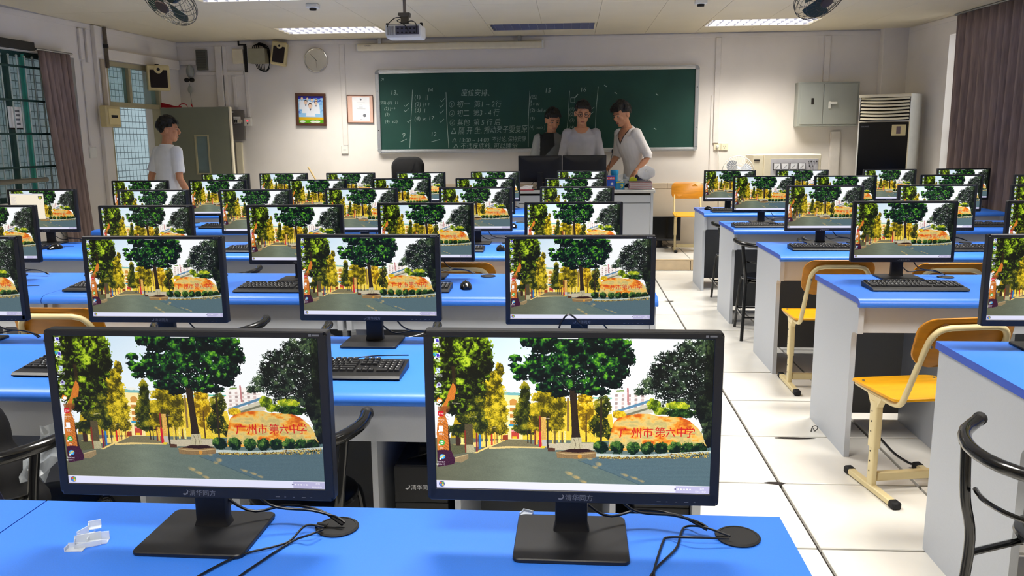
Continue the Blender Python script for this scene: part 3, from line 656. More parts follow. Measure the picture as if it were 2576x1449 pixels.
# desktop icons, their names and the task bar
for k, (nm, y) in enumerate((('计算机', 90), ('网络', 215), ('回收站', 340), ('Corel|VideoStud..', 465), ('Scratch 2', 600), ('Solidworks|2012', 720), ('文档', 850), ('360', 970), ('Internet|Explorer (..', 1095))):
    x, yy = cx(112 + k * 3), cy(y)
    if k < 2: P.poly([(x - 10, yy - 8), (x + 8, yy - 10), (x + 10, yy + 6), (x - 8, yy + 9)], (226, 232, 246)); P.poly([(x - 3, yy - 7), (x + 5, yy - 7), (x + 9, yy + 3), (x - 2, yy + 4)], (74, 56, 190)); P.dot(x + 6, yy + 11, 5, 3, (236, 238, 246))
    if k == 1: P.dot(x - 9, yy - 5, 7, 7, (40, 150, 190)); P.dot(x - 7, yy - 7, 3, 3, (120, 206, 130))
    if k == 2: P.poly([(x - 8, yy - 10), (x + 9, yy - 10), (x + 6, yy + 10), (x - 5, yy + 10)], (206, 222, 236)); P.line([(x - 5, yy - 6), (x + 5, yy + 6)], 3, (130, 150, 180))
    if k == 3: P.poly([(x - 10, yy), (x, yy - 11), (x + 12, yy), (x + 8, yy + 9), (x - 8, yy + 9)], (186, 190, 214)); P.dot(x, yy, 4, 4, (90, 60, 130))
    if k == 4: P.dot(x, yy, 11, 9, (240, 150, 40)); P.dot(x + 1, yy + 2, 8, 6, (252, 250, 246)); P.poly([(x - 9, yy - 4), (x - 6, yy - 13), (x - 1, yy - 8)], (240, 120, 30))
    if k == 5: P.poly([(x - 9, yy - 10), (x + 12, yy - 13), (x + 12, yy + 8), (x - 9, yy + 9)], (206, 20, 34)); P.text('SW', x - 6, yy + 4, 13, (255, 255, 255))
    if k == 6: P.poly([(x - 8, yy - 12), (x + 8, yy - 12), (x + 8, yy + 10), (x - 8, yy + 10)], (250, 250, 252))
    if k == 7: P.dot(x + 1, yy, 11, 11, (60, 170, 60)); P.dot(x + 1, yy, 6.5, 6.5, (236, 250, 236)); P.line([(x - 5, yy), (x + 8, yy)], 2.5, (60, 170, 60))
    if k == 8:
        P.dot(x, yy, 11, 10, (60, 160, 226)); P.dot(x, yy, 6, 5, (206, 232, 250)); P.line([(x - 6, yy), (x + 10, yy)], 3, (60, 160, 226)); P.dot(x, yy - 1, 13, 3, (240, 206, 90), .8, -.5)
    P.poly([(x - 12, yy + 6), (x - 5, yy + 6), (x - 5, yy + 12), (x - 12, yy + 12)], (250, 250, 252))
    for q, ln in enumerate(nm.split('|')): P.text(ln, x - len(ln) * (4.8 if ord(ln[0]) > 999 else 2.5), yy + 23 + q * 9, 10 if ord(ln[0]) > 999 else 9, (250, 250, 252))
P.poly([(0, 547), (1024, 547), (1024, 576), (0, 576)], (206, 206, 236)); P.poly([(30, 548), (900, 548), (900, 574), (30, 574)], (226, 226, 248)); P.poly([(0, 547), (1024, 547), (1024, 549), (0, 549)], (240, 240, 252))
P.poly([(900, 549), (1024, 549), (1024, 575), (900, 575)], (186, 182, 216))
P.dot(20, 561, 11, 11, (70, 90, 140))
for q, c in enumerate(((226, 90, 50), (120, 186, 60), (60, 140, 220), (246, 200, 60))): P.dot(16 + 8 * (q % 2), 557 + 8 * (q // 2), 4, 4, c)
for q in range(6): P.dot(898 + q * 11, 561, 2.6, 3, (246, 246, 252) if q else (40, 40, 60))
P.text('12:53', 984, 560, 9, (250, 250, 255)); P.text('2016-10-21', 972, 572, 8.5, (250, 250, 255)); P.poly([(460, 0), (535, 0), (535, 3), (460, 3)], (250, 250, 252))
IMG1 = P.image('avenue_desktop')
P.poly([(0, 40), (540, 40), (540, 420), (0, 420)], (252, 240, 216)); P.poly([(0, 40), (540, 40), (540, 58), (0, 58)], (226, 222, 226))
for k in range(9): P.poly([(16, 84 + k * 12), (60 + (k * 37) % 50, 84 + k * 12), (60 + (k * 37) % 50, 88 + k * 12), (16, 88 + k * 12)], (206, 196, 206))
P.poly([(452, 76), (516, 76), (512, 112), (484, 134), (456, 112)], (50, 60, 40)); P.dot(484, 102, 18, 18, (190, 190, 30)); P.text('3', 476, 182, 20, (90, 90, 90)); P.poly([(460, 196), (514, 196), (514, 200), (460, 200)], (170, 160, 150))
IMG2 = P.image('open_window_desktop')

def picture_mat(name, img, emit, rough=.3):
    m = bpy.data.materials.new(name); m.use_nodes = True; nt = m.node_tree; b = nt.nodes['Principled BSDF']
    t = nt.nodes.new('ShaderNodeTexImage'); t.image = img; t.extension = 'EXTEND'
    b.inputs['Roughness'].default_value = rough
    if emit:
        b.inputs['Base Color'].default_value = (.004, .004, .005, 1); b.inputs['Specular IOR Level'].default_value = .2
        nt.links.new(t.outputs[0], b.inputs['Emission Color']); b.inputs['Emission Strength'].default_value = emit
    else: nt.links.new(t.outputs[0], b.inputs['Base Color'])
    return m
M_SCREEN = picture_mat('lit_screen', IMG1, 1.0); M_SCREENB = picture_mat('bright_screen', IMG1, 1.22); M_SCREEN2 = picture_mat('window_screen', IMG2, .95)
def picture_mesh(name, x0, x1, z0, z1, y, m):
    me = bpy.data.meshes.new(name); me.from_pydata([(x0, y, z0), (x1, y, z0), (x1, y, z1), (x0, y, z1)], [], [(0, 1, 2, 3)])
    uv = me.uv_layers.new(); uv.data.foreach_set('uv', [0, 0, 1, 0, 1, 1, 0, 1]); me.materials.append(m); me.update(); return me

# ------------------------------------------------------------------ the desks
DW, DD, DH = 1.482, .70, .795
def make_desk():
    t = thing('computer_desk', None, 'desk')
    prof = [(.70, .768), (.70, .795), (.05, .795), (.034, .7935), (.018, .789), (.007, .782), (.001, .773), (0, .764), (.003, .757), (.010, .7535), (.03, .7535), (.03, .768)]
    m = MB(); m.prism(prof, 'x', 0, DW, 0, caps=False); n = len(prof)
    for x in (0, DW): m.add([(x, p[0], p[1]) for p in prof], [tuple(range(n))], 1)
    m.build('tabletop', [M_BLUE, M_BLUEEDGE], t, 40)
    pf = [(.685, 0), (.685, .767), (.032, .767), (.032, .626), (.075, .626)] + [(.075 + .035 * math.sin(RAD(a)), .591 + .035 * math.cos(RAD(a))) for a in (25, 50, 75, 90)] + [(.11, 0)]
    for x in (.008, DW - .033):
        m = MB(); m.prism(pf, 'x', x, x + .025); m.build('side_panel', M_GREY, t)
    m = MB(); m.box(.034, DW - .034, .06, .078, .626, .752); m.build('apron', M_GREY, t)
    m = MB(); m.box(.034, DW - .034, .655, .672, .04, .766); m.build('back_panel', M_GREYSHADE, t)
    for x in (.466, .722, 1.198):
        m = MB(); m.box(x, x + .018, .1, .655, 0, .625); m.build('divider_panel', M_GREY, t)
    for x0, x1 in ((.484, .722), (1.216, DW - .034)):
        m = MB(); m.box(x0, x1, .12, .655, .075, .093); m.build('bay_shelf', M_GREY, t)
    for x in (.635, 1.385):
        g = MB(); g.lathe([(.03, -.02), (.031, .0), (.04, .001), (.0405, .003), (.037, .0055), (.034, .0055), (.0335, .0045), (.001, .0045)], 28)
        g.box(-.041, -.02, -.009, .009, .002, .0065)
        g.build('grommet', M_RUBBER, t, 30, loc=(x, .61, DH))
    return t
NEAR = {'A': .83, 'B': 2.28, 'C': 3.765, 'D': 5.2, 'E': 6.69, 'F': 8.2}
ROWN = {'A': 'nearest row', 'B': 'second row', 'C': 'third row', 'D': 'fourth row', 'E': 'fifth row', 'F': 'last row'}
ORD = ['first', 'second', 'third', 'fourth', 'fifth', 'sixth']
desk0 = make_desk(); used = False
M_XL = .41
for rw in 'ABCDEF':
    for k in range(3):
        if (rw == 'A' and k > 1) or (rw in 'B' and k > 1): continue
        lab = f'blue topped grey computer desk, {ORD[k]} from the aisle, {ROWN[rw]}, door side block'
        place(desk0, used, (M_XL - 1.485 * (k + 1), NEAR[rw], 0), 0, lab, 'computer desks'); used = True
for rw in 'BCDEF':
    for k in range(2):
        if rw == 'B' and k > 0: continue
        lab = f'blue topped grey computer desk, {ORD[k]} from the aisle, {ROWN[rw]}, curtain side block'
        o = place(desk0, True, (1.31 + 1.485 * k, NEAR[rw], 0), 0, lab, 'computer desks')
        if k == 1 and rw in 'EF': o.scale.x = .92

# ------------------------------------------------------------------ the monitors
def swoosh(m, x, z, s, y):
    m.prism([(x + s * a, z + s * c) for a, c in ((-.5, -.3), (-.1, -.5), (.35, -.25), (.5, .25), (.2, .5), (.32, .1), (.05, -.2), (-.3, -.15))], 'y', y - .0002, y)
def brand(name, size, y, parent, x=0, z=0, back=False):
    m = MB(); write(m, '清华同方', x - size * 1.5, z, size, y); swoosh(m, x - size * 2.1, z + size * .4, size * .9, y); return m.build(name, M_LOGO, parent)
MW, MZ0, MZ1 = .515, .088, .400
def make_monitor():
    t = thing('monitor', None, 'monitor')
    m = MB(); h = MW / 2; sb, st, sl = .0165, .0115, .0225
    outer = rrect(-h, h, MZ0, MZ1, .006, 3); m.prism(outer, 'y', 0.0, .022)
    for x0, x1, z0, z1 in ((-h + .0005, -h + sb, MZ0 + .006, MZ1 - .006), (h - sb, h - .0005, MZ0 + .006, MZ1 - .006), (-h + .005, h - .005, MZ1 - st, MZ1 - .0005), (-h + .005, h - .005, MZ0 + .0005, MZ0 + sl)):
        m.box(x0, x1, -.0035, .001, z0, z1, bev=.0012)
    m.loft([[(x * a, y, (z - .245) * c + .245) for x, z in rrect(-h, h, MZ0, MZ1, .01, 3)] for a, c, y in ((.985, .98, .021), (.93, .9, .03), (.7, .7, .042), (.5, .5, .046))])
    m.build('casing', M_BLK, t, 35)
    link('screen', picture_mesh('screen', -h + sb, h - sb, MZ0 + sl, MZ1 - st, -.0006, M_SCREEN), t)
    brand('brand_mark', .0125, -.0038, t, x=.008, z=MZ0 + .006)
    m = MB()
    for k in range(5): m.box(.15 + k * .016, .153 + k * .016 + (.004 if k in (0, 3) else 0), -.0038, -.0036, MZ0 + .0065, MZ0 + .0075)
    m.box(.226, .231, -.0038, -.0036, MZ1 - .008, MZ1 - .004); m.box(.233, .245, -.0038, -.0036, MZ1 - .0075, MZ1 - .0045)
    tag(m.build('button_marks', M_LOGO, t), kind='stuff')
    m = MB(); m.loft([[(x, y, z) for x, y in rrect(-w, w, .062 - d, .062 + d, .004, 2)] for w, d, z in ((.034, .016, .006), (.03, .014, .02), (.03, .013, .13), (.034, .012, .2))]); m.build('stand_neck', M_BLK, t, 30)
    m = MB(); m.loft([[(x * k, (y - .03) * k + .03, z) for x, y in rrect(-.102, .102, -.058, .117, .012, 4)] for k, z in ((.99, 0), (1, .002), (1, .006), (.985, .008))]); m.build('stand_base', M_BLK, t, 30)
    for q, pts in enumerate(([(.06, .05, .12), (.11, .06, .05), (.19, .07, .035), (.235, .075, .02), (.252, .07, .012)], [(-.02, .05, .11), (.06, .075, .03), (.13, .1, .03), (.2, .085, .028), (.25, .062, .012)])):
        m = MB(); m.tube(bez(pts, 20), .0028, 6); m.build('cable', M_CABLE, t, 60)
    return t
mon0 = make_monitor(); used = False
MON = [('A', 'L', 1, 103, 818, 834), ('A', 'L', 0, 1060, 1817, 854),
       ('B', 'L', 2, None, 44.5, 595), ('B', 'L', 1, 203, 557.6, 597), ('B', 'L', 0, 743, 1103, 592.5), ('B', 'L', -1, 1269, 1650, 597),
       ('C', 'L', 4, None, 87, 518), ('C', 'L', 3, 241, 486.5, 513), ('C', 'L', 2, 616.6, 860.7, 510), ('C', 'L', 1, 947.7, 1191, 510), ('C', 'L', 0, 1318.6, 1566.8, 509),
       ('D', 'L', 5, 18, 187, 474), ('D', 'L', 4, 292, 473, 474.3), ('D', 'L', 3, 549, 733, 472), ('D', 'L', 2, 817, 999.7, 473.6), ('D', 'L', 1, 1103.8, 1287.5, 471), ('D', 'L', 0, 1358, 1545, 470),
       ('E', 'L', 5, 276.4, 424.8, 451.5), ('E', 'L', 4, 472, 620, 450), ('E', 'L', 3, 723, 873, 449), ('E', 'L', 2, 936.8, 1083, 449), ('E', 'L', 1, 1145.4, 1295, 448), ('E', 'L', 0, 1370, 1525.6, 446.5),
       ('F', 'L', 5, 505.6, 626.7, 432.5), ('F', 'L', 4, 651, 773.4, 432), ('F', 'L', 3, 818.8, 943.8, 432), ('F', 'L', 2, 995.8, 1120, 432.5), ('F', 'L', 1, 1184, 1308, 429.5), ('F', 'L', 0, 1401, 1526, 430),
       ('B', 'R', 0, 2486, None, 598), ('C', 'R', 0, 2147.8, 2411.6, 507), ('C', 'R', 1, 2537, None, 505), ('D', 'R', 0, 1979.4, 2175, 464.5), ('D', 'R', 1, 2262, 2458, 466), ('D', 'R', 2, 2547, None, 463),
       ('E', 'R', 0, 1845.5, 2000, 442), ('E', 'R', 1, 2049.7, 2207, 439), ('E', 'R', 2, 2318, 2474, 437), ('E', 'R', 3, 2553, None, 435),
       ('F', 'R', 0, 1771, 1903, 425), ('F', 'R', 1, 1952, 2086, 423), ('F', 'R', 2, 2171, 2308, 424), ('F', 'R', 3, 2358, 2492.7, 422.4)]
SY = {'A': 1.375, 'B': 2.82, 'C': 4.28, 'D': 5.73, 'E': 7.16, 'F': 8.66}
SEAT = {}
for rw, blk, k, a, b_, tp in MON:
    if rw == 'B' and blk == 'L': k += 1
    y = SY[rw] + random.uniform(-.015, .015)
    if a is not None and b_ is not None:
        wpx = b_ - a; pr = [PY(q, tp, y).x for q in (a, b_)]; y *= min(1.02, max(.985, MW / (pr[1] - pr[0])))
        y = min(y, NEAR[rw] + DD - .125); xc = PY((a + b_) / 2, tp, y).x
    else:
        xc = PY(a if a is not None else b_, tp, y).x + (MW / 2 if a is not None else -MW / 2)
    side = 'door side block' if blk == 'L' else 'curtain side block'
    lab = f'black monitor showing a tree avenue, {ORD[k]} from the aisle, {ROWN[rw]}, {side}'
    if (rw, blk, k) == ('D', 'L', 5): lab = 'black monitor with a pale program window open over its tree avenue desktop'
    rot = {('A', 'L', 1): -.012, ('A', 'L', 0): -.008}.get((rw, blk, k), random.uniform(-.012, .012))
    o = place(mon0, used, (xc, y, DH + .0008), rot, lab, 'monitors on the computer desks'); used = True
    SEAT[(rw, blk, k)] = (xc, y)
    for ch in o.children:
        if ch.name.startswith('screen'):
            mm = M_SCREENB if (rw, blk, k) in (('A', 'L', 0), ('F', 'L', 2), ('D', 'R', 1), ('C', 'L', 0)) else M_SCREEN2 if (rw, blk, k) == ('D', 'L', 5) else None
            if mm: ch.data = ch.data.copy(); ch.data.materials[0] = mm

for o in COL.objects:                                           # a lead looped over the lower rim of one screen
    if o.get('label', '').startswith('black monitor showing a tree avenue, first from the aisle, second row, door'):
        m = MB(); m.tube(bez([(-.075, -.004, .045), (-.07, -.008, .085), (-.045, -.012, .125), (-.02, -.010, .118), (.005, -.008, .085), (.03, .02, .05), (.08, .04, .03)], 30), .0032, 6); m.build('cable', M_CABLE, o, 60)
# ------------------------------------------------------------------ keyboards and mice
def key_rows():
    out = []; u = .0188; x0, y0 = -.214, -.028
    rows = [[(1, 0)] * 14 + [(1, 0)], [1] * 13 + [2], [1.5] + [1] * 12 + [1.5], [1.75] + [1] * 11 + [2.25], [2.25] + [1] * 10 + [2.75], [1.25, 1.25, 1.25, 6.25, 1.25, 1.25, 1.25, 1.25]]
    rows[0] = [1, -.6, 1, 1, 1, 1, -.4, 1, 1, 1, 1, -.4, 1, 1, 1, 1]
    for r, row in enumerate(rows):
        y = y0 + (5 - r) * u + (.006 if r == 0 else 0); x = x0
        for q in row:
            if q > 0: out.append((x, y, q * u, u))
            x += abs(q) * u
        xn = x0 + 15 * u + .007
        for k in range(3):
            if r in (0, 1, 2, 5) or (r == 4 and k == 1): out.append((xn + k * u, y, u, u))
        xp = xn + 3 * u + .007
        for k in range(4):
            if r == 0: continue
            if r == 5 and k in (0,): out.append((xp, y, 2 * u, u)); continue
            if r == 5 and k == 1: continue
            out.append((xp + k * u, y, u, u))
    return out
KR = key_rows()
def kz(y): return .016 + (y + .03) * .085
def make_keyboard(single):
    t = thing('keyboard', None, 'keyboard')
    m = MB(); hw = .222
    prof = [(-.072, .002), (-.075, .006), (-.066, .0125), (-.036, .0145), (.092, .0245), (.094, .020), (.092, .0), (-.06, 0)]
    m.loft([[(x, y * (1 if abs(x) < hw - .01 else .99), z) for y, z in prof] for x in (-hw, -hw + .004, hw - .004, hw)]); m.build('body', M_BLK, t, 30)
    cache = {}; kb = MB(); lg = MB(); rnd = random.Random(4)
    for x, y, w_, d_ in KR:
        g = .0012; z = kz(y); hh = .0055
        vs = [(g, g, 0), (w_ - g, g, 0), (w_ - g, d_ - g, 0), (g, d_ - g, 0), (g + .0016, g + .001, hh), (w_ - g - .0016, g + .001, hh), (w_ - g - .0016, d_ - g - .0028, hh + .0012), (g + .0016, d_ - g - .0028, hh + .0012)]
        fs = [(0, 1, 5, 4), (1, 2, 6, 5), (2, 3, 7, 6), (3, 0, 4, 7), (4, 5, 6, 7)]
        if single:
            if w_ not in cache: k = MB(); k.add(vs, fs); cache[w_] = k.mesh('key', M_KEY)
            link('key', cache[w_], t, (x, y, z))
        else: kb.add([(a + x, b2 + y, c + z) for a, b2, c in vs], fs)
        if w_ < .03 or rnd.random() < .5:
            lx = x + .0045; ly = y + .009; lz = z + hh + .0012; q = rnd.uniform(.002, .0042)
            lg.quad((lx, ly, lz), (lx + q, ly, lz), (lx + q, ly + .0032, lz + .0003), (lx, ly + .0032, lz + .0003))
    if not single: tag(kb.build('keys', M_KEY, t), kind='stuff')
    lg.build('key_legends', M_WHITEPRINT, t)
    m = MB(); write(m, '清华同方', .15, 0, .007, 0); o = m.build('brand_mark', M_LOGO, t, loc=(0, .087, .0256), rot=(-RAD(85), 0, 0))
    m = MB(); m.tube(bez([(.0, .09, .016), (-.005, .125, .010), (.02, .16, .008), (.10, .18, .012), (.2, .19, .012)], 20), .0022, 6); m.build('cable', M_CABLE, t, 60)
    return t
kb_a = make_keyboard(True); kb_b = make_keyboard(False); ua = ub = False
KB = [('B', 'L', 2, -1.54, 2.475, 1), ('B', 'L', 1, -.742, 2.48, 0), ('C', 'L', 3, -2.29, 3.93, 1), ('C', 'L', 2, -1.42, 3.93, 1), ('C', 'L', 1, -.805, 3.945, 1), ('D', 'L', 3, -2.1, 5.38, 1), ('D', 'L', 1, -.79, 5.40, 1),
      ('E', 'L', 4, -2.95, 6.9, 1), ('E', 'L', 1, -.75, 6.88, 1), ('C', 'R', 0, 1.655, 4.03, 0), ('C', 'R', 1, 2.40, 4.0, 1), ('D', 'R', 0, 1.66, 5.47, 1), ('D', 'R', 1, 2.62, 5.43, 1), ('E', 'R', 0, 1.56, 6.88, 1), ('F', 'R', 0, 1.62, 8.31, 1), ('D', 'L', 5, -3.88, 5.45, 1), ('E', 'R', 2, 3.3, 6.9, 1)]
for rw, blk, k, x, y, sg in KB:
    side = 'door side block' if blk == 'L' else 'curtain side block'
    lab = f'black keyboard before the {ORD[k]} monitor from the aisle, {ROWN[rw]}, {side}'
    if sg == 0: place(kb_a, ua, (x, y, DH + .001), random.uniform(-.02, .02), lab, 'keyboards on the computer desks'); ua = True
    else: place(kb_b, ub, (x, y, DH + .001), random.uniform(-.03, .03), lab, 'keyboards on the computer desks'); ub = True
def make_mouse():
    t = thing('mouse', None, 'mouse'); m = MB(); rg = []
    for k in range(9):
        q = k / 8; y = -.052 + .104 * q; hw = .031 * math.sin(PI * (.12 + .76 * q)) ** .6; hh = .036 * math.sin(PI * (.10 + .72 * q)) ** .8
        rg.append([(hw * math.cos(RAD(a)), y, max(0, hh * math.sin(RAD(a)))) for a in range(0, 181, 18)])
    m.loft(rg); m.build('shell', M_BLKGLOSS, t, 50)
    m = MB(); m.lathe([(.001, -.003), (.007, -.003), (.008, 0), (.007, .003), (.001, .003)], 14, (0, .026, .030), 'x'); m.build('wheel', M_RUBBER, t, 40)
    m = MB(); m.tube(bez([(0, .05, .009), (.0, .075, .006), (-.02, .10, .005), (.03, .13, .005)], 16), .0018, 6); m.build('cable', M_CABLE, t, 60)
    return t
ms0 = make_mouse(); used = False
for rw, blk, k, x, y, rz in (('C', 'L', 1, -.515, 4.01, .2), ('D', 'L', 5, -3.595, 5.5, -.3), ('C', 'L', 4, -2.79, 3.9, -.2), ('D', 'L', 1, -.46, 5.43, .2), ('E', 'L', 1, -.47, 6.86, .1), ('C', 'R', 0, 2.02, 3.98, -.5), ('F', 'R', 0, 1.42, 8.56, .9), ('D', 'R', 1, 2.93, 5.4, .1)):
    side = 'door side block' if blk == 'L' else 'curtain side block'
    place(ms0, used, (x, y, DH + .001), rz, f'black mouse beside the {ORD[k]} monitor from the aisle, {ROWN[rw]}, {side}', 'mice on the computer desks'); used = True

# computer towers in the desk bays
def make_tower():
    t = thing('computer_tower', None, 'computer'); m = MB(); m.box(-.085, .085, .012, .40, 0, .42, bev=.003); m.build('case', M_BLK, t)
    m = MB(); m.box(-.086, .086, 0, .012, .30, .42, bev=.003); m.box(-.086, .086, .002, .012, .0, .298, bev=.003); m.box(-.07, .07, -.003, .003, .225, .262, bev=.002); m.build('front_panel', M_BLK, t)
    brand('brand_mark', .018, -.0006, t, x=-.005, z=.345).data.materials[0] = M_WHITEPRINT
    m = MB(); m.box(-.06, -.045, -.0045, -.002, .238, .25); m.box(.03, .05, -.0045, -.002, .238, .25)
    for k in range(2): m.box(-.055 + k * .035, -.035 + k * .035, 0, .0015, .14, .145)
    m.lathe([(.001, 0), (.006, 0), (.006, .001), (.001, .001)], 12, (.03, 0, .142), 'y'); m.build('ports', M_LOGO, t)
    m = MB(); m.box(-.02, .07, .06, .2, .42, .47, bev=.01); m.tube(bez([(.0, .1, .44), (.06, .06, .47), (.02, .02, .46), (-.05, .05, .425)], 14), .003, 6); m.build('cable', M_CABLE, t, 60)
    return t
tw0 = make_tower(); used = False
for x, rw, lab in ((-.465, 'B', 'black computer tower in the middle bay of the second row desk by the aisle'), (.285, 'B', 'black computer tower in the aisle end bay of the second row desk'),
                   (-.468, 'C', 'black computer tower in the middle bay of the third row desk by the aisle'), (.262, 'C', 'black computer tower in the aisle end bay of the third row desk')):
    place(tw0, used, (x, NEAR[rw] + .14, .0935), 0, lab, 'computer towers in the desk bays'); used = True
# ------------------------------------------------------------------ stools and chairs
def make_stool():
    t = thing('stool', None, 'stool')
    SO = .17                                                     # the seat stands forward of the back hoop
    m = MB(); m.lathe([(.001, .425), (.15, .425), (.165, .43), (.168, .437), (.165, .446), (.155, .451), (.10, .449), (.001, .449)], 32, (0, SO, 0)); m.build('seat', M_BLKPAINT, t, 30)
    m = MB(); m.tube(arc((0, SO), .135, 0, 350, 28, .415), .009, 8, closed=True); m.build('seat_ring', M_BLKPAINT, t, 40)
    m = MB(); m.tube([(-.17, SO + .11, .17), (.17, SO + .11, .17), (.178, SO, .17), (.182, -.12, .17), (-.182, -.12, .17), (-.178, SO, .17)], .008, 8, closed=True); m.build('foot_ring', M_BLKPAINT, t, 40)
    for sx in (-1, 1):
        m = MB(); m.tube(bez([(sx * .06, SO + .05, .418), (sx * .12, SO + .10, .412), (sx * .15, SO + .125, .37), (sx * .178, SO + .14, .02), (sx * .18, SO + .142, 0)], 24), .0115, 10); m.build('leg', M_BLKPAINT, t, 40)
        m = MB(); m.tube(bez([(sx * .20, -.115, .725), (sx * .185, -.125, .58), (sx * .17, -.11, .42), (sx * .19, -.16, .02), (sx * .19, -.162, 0)], 24), .0135, 10); m.tube([(sx * .17, -.11, .42), (sx * .115, SO - .06, .415)], .010, 8); m.build('leg', M_BLKPAINT, t, 40)
    pts = [(-.235 , .03, .748)] + [(.235 * math.cos(RAD(a)), .235 * math.sin(RAD(a)) , .728 + .012 * abs(math.cos(RAD(a))) ** 3) for a in range(185, 356, 10)] + [(.235, .03, .748)]
    m = MB(); m.tube(pts, .0175, 12); m.build('backrest', M_BLKPAINT, t, 40)
    for p in (pts[0], pts[-1]):
        m = MB(); m.ball(p, (.0195, .022, .0195), 12, 8); m.build('end_cap', M_RUBBER, t, 50)
    m = MB(); m.tube(arc((0, 0), .2, 212, 328, 14, .6), .007, 8); m.build('brace', M_BLKPAINT, t, 40)
    return t
st0 = make_stool(); used = False
for x, y, rz, lab in ((-.815, 2.20, .05, 'black stool with curved tube back before the second row desk by the aisle'),
                      (-.795, 3.36, 0, 'black stool with curved tube back at the third row desk, first from the aisle'),
                      (-1.575, 3.45, .05, 'black stool with curved tube back at the third row desk, second from the aisle'),
                      (-2.165, 4.92, .1, 'black stool with curved tube back at the fourth row, door side block'),
                      (1.50, 6.36, -.06, 'black stool with round seat at the aisle end of the fifth row, curtain side block'),
                      (1.545, 7.66, 0, 'black stool at the aisle end of the last row, curtain side block'),
                      (2.03, 6.44, 0, 'black stool second from the aisle in the fifth row, curtain side block'),
                      (2.15, 7.92, .05, 'black stool second from the aisle in the last row, curtain side block'),
                      (1.26, 2.07, RAD(-50), 'black stool standing in the aisle beside the second row desk, curtain side block')):
    place(st0, used, (x, y, 0), rz, lab, 'black stools'); used = True
bag_stool = PZ(40, 1180, .45)
bag_x, bag_y = -1.60, 2.08
place(st0, True, (bag_x, bag_y, 0), 0, 'black stool carrying a dark bag and a clear plastic bag', 'black stools')

def make_chair():
    t = thing('school_chair', None, 'chair')
    for sx in (-1, 1):
        x = sx * .165
        m = MB(); m.box(x - .017, x + .017, -.185, .185, .004, .03, bev=.004); m.build('foot_rail', M_CREAMTUBE, t, 40)
        for y in (-.185, .185):
            m = MB(); m.box(x - .02, x + .02, y - .022, y + .022, 0, .034, bev=.007); m.build('foot_cap', M_RUBBER, t, 40)
        m = MB(); m.prism(rrect(x - .013, x + .013, -.02, .02, .006, 3), 'z', .028, .25); m.prism(rrect(x - .017, x + .017, -.026, .026, .008, 3), 'z', .2, .405)
        for k in range(7): m.lathe([(.001, 0), (.0042, 0), (.0042, .0006), (.001, .0006)], 8, (x - (.0176 if k > 3 else .0136), .004, .09 + k * .045), 'x', 1)
        m.prism([(-.026, .385), (.026, .385), (.055, .43), (-.055, .43)], 'x', x - .014, x + .014)
        m.build('column', [M_CREAMTUBE, M_DARKGAP], t, 40)
    m = MB(); m.box(-.15, .15, -.014, .014, .045, .085, bev=.005); m.build('crossbar', M_CREAMTUBE, t, 40)
    half = [(.165, .17, .437), (.165, -.06, .432), (.165, -.13, .433), (.165, -.175, .45), (.165, -.205, .50), (.163, -.255, .61), (.160, -.305, .72), (.152, -.325, .762), (.128, -.337, .79), (.09, -.342, .80)]
    path = bez(half, 50) + bez([(-x, y, z) for x, y, z in half[::-1]], 50)
    m = MB(); m.tube(path, .0125, 10); m.build('frame', M_CREAMTUBE, t, 50)
    m = MB(); pts = rrect(-.19, .19, -.19, .20, .045, 6)
    def sz(y): return .449 + .008 * max(0, (-y - .08) / .1) ** 2 - .01 * max(0, (y - .1) / .1) ** 2
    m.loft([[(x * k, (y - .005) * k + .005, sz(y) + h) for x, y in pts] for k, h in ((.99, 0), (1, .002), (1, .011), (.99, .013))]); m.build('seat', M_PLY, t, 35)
    for x in (-.165, .165):
        for y in (-.1, .12):
            m = MB(); m.lathe([(.006, sz(y) + .0125), (.005, sz(y) + .0155), (.001, sz(y) + .016)], 10, (x, y, 0)); m.build('bolt', M_STEEL, t, 40)
    m = MB(); o = rrect(-.198, .198, .632, .838, .065, 7); rings = []
    for k, h in ((.985, .014), (1, .012), (1, .002), (.985, 0)):
        rings.append([(x * k, -.293 - .30 * (z - .68) - .05 * (x / .2) ** 2 * -1 + h - .03, (z - .735) * k + .735) for x, z in o])
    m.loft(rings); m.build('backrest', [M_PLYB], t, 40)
    for x in (-.158, .158):
        m = MB(); m.lathe([(.006, 0), (.005, -.003), (.001, -.0035)], 10, (x, -.331, .725), 'y'); m.build('bolt', M_STEEL, t, 40)
    return t
ch0 = make_chair(); used = False
def corner(px, py, dx): p = PZ(px, py, .80); return (p.x + dx, p.y + .34)
for x, y, rz, lab, z in ((1.475, 3.52, RAD(10), 'yellow plywood chair with cream tube frame, turned out at the third row, curtain side block', 0),
                         (1.52, 5.04, 0, 'yellow plywood chair with cream tube frame pushed under the fourth row desk, curtain side block', 0),
                         (-2.19, 3.62, 0, 'yellow plywood chair with cream tube frame at the third row of the door side block', 0),
                         (-.62, 4.93, 0, 'yellow plywood chair with cream tube frame at the fourth row of the door side block', 0),
                         (2.08, 4.93, 0, 'yellow plywood chair second from the aisle at the fourth row, curtain side block', 0),
                         (1.47, 10.38, PI - .04, 'yellow plywood chair facing the room on the platform beside the podium', PLAT)):
    place(ch0, used, (x, y, z), rz, lab, 'yellow school chairs'); used = True

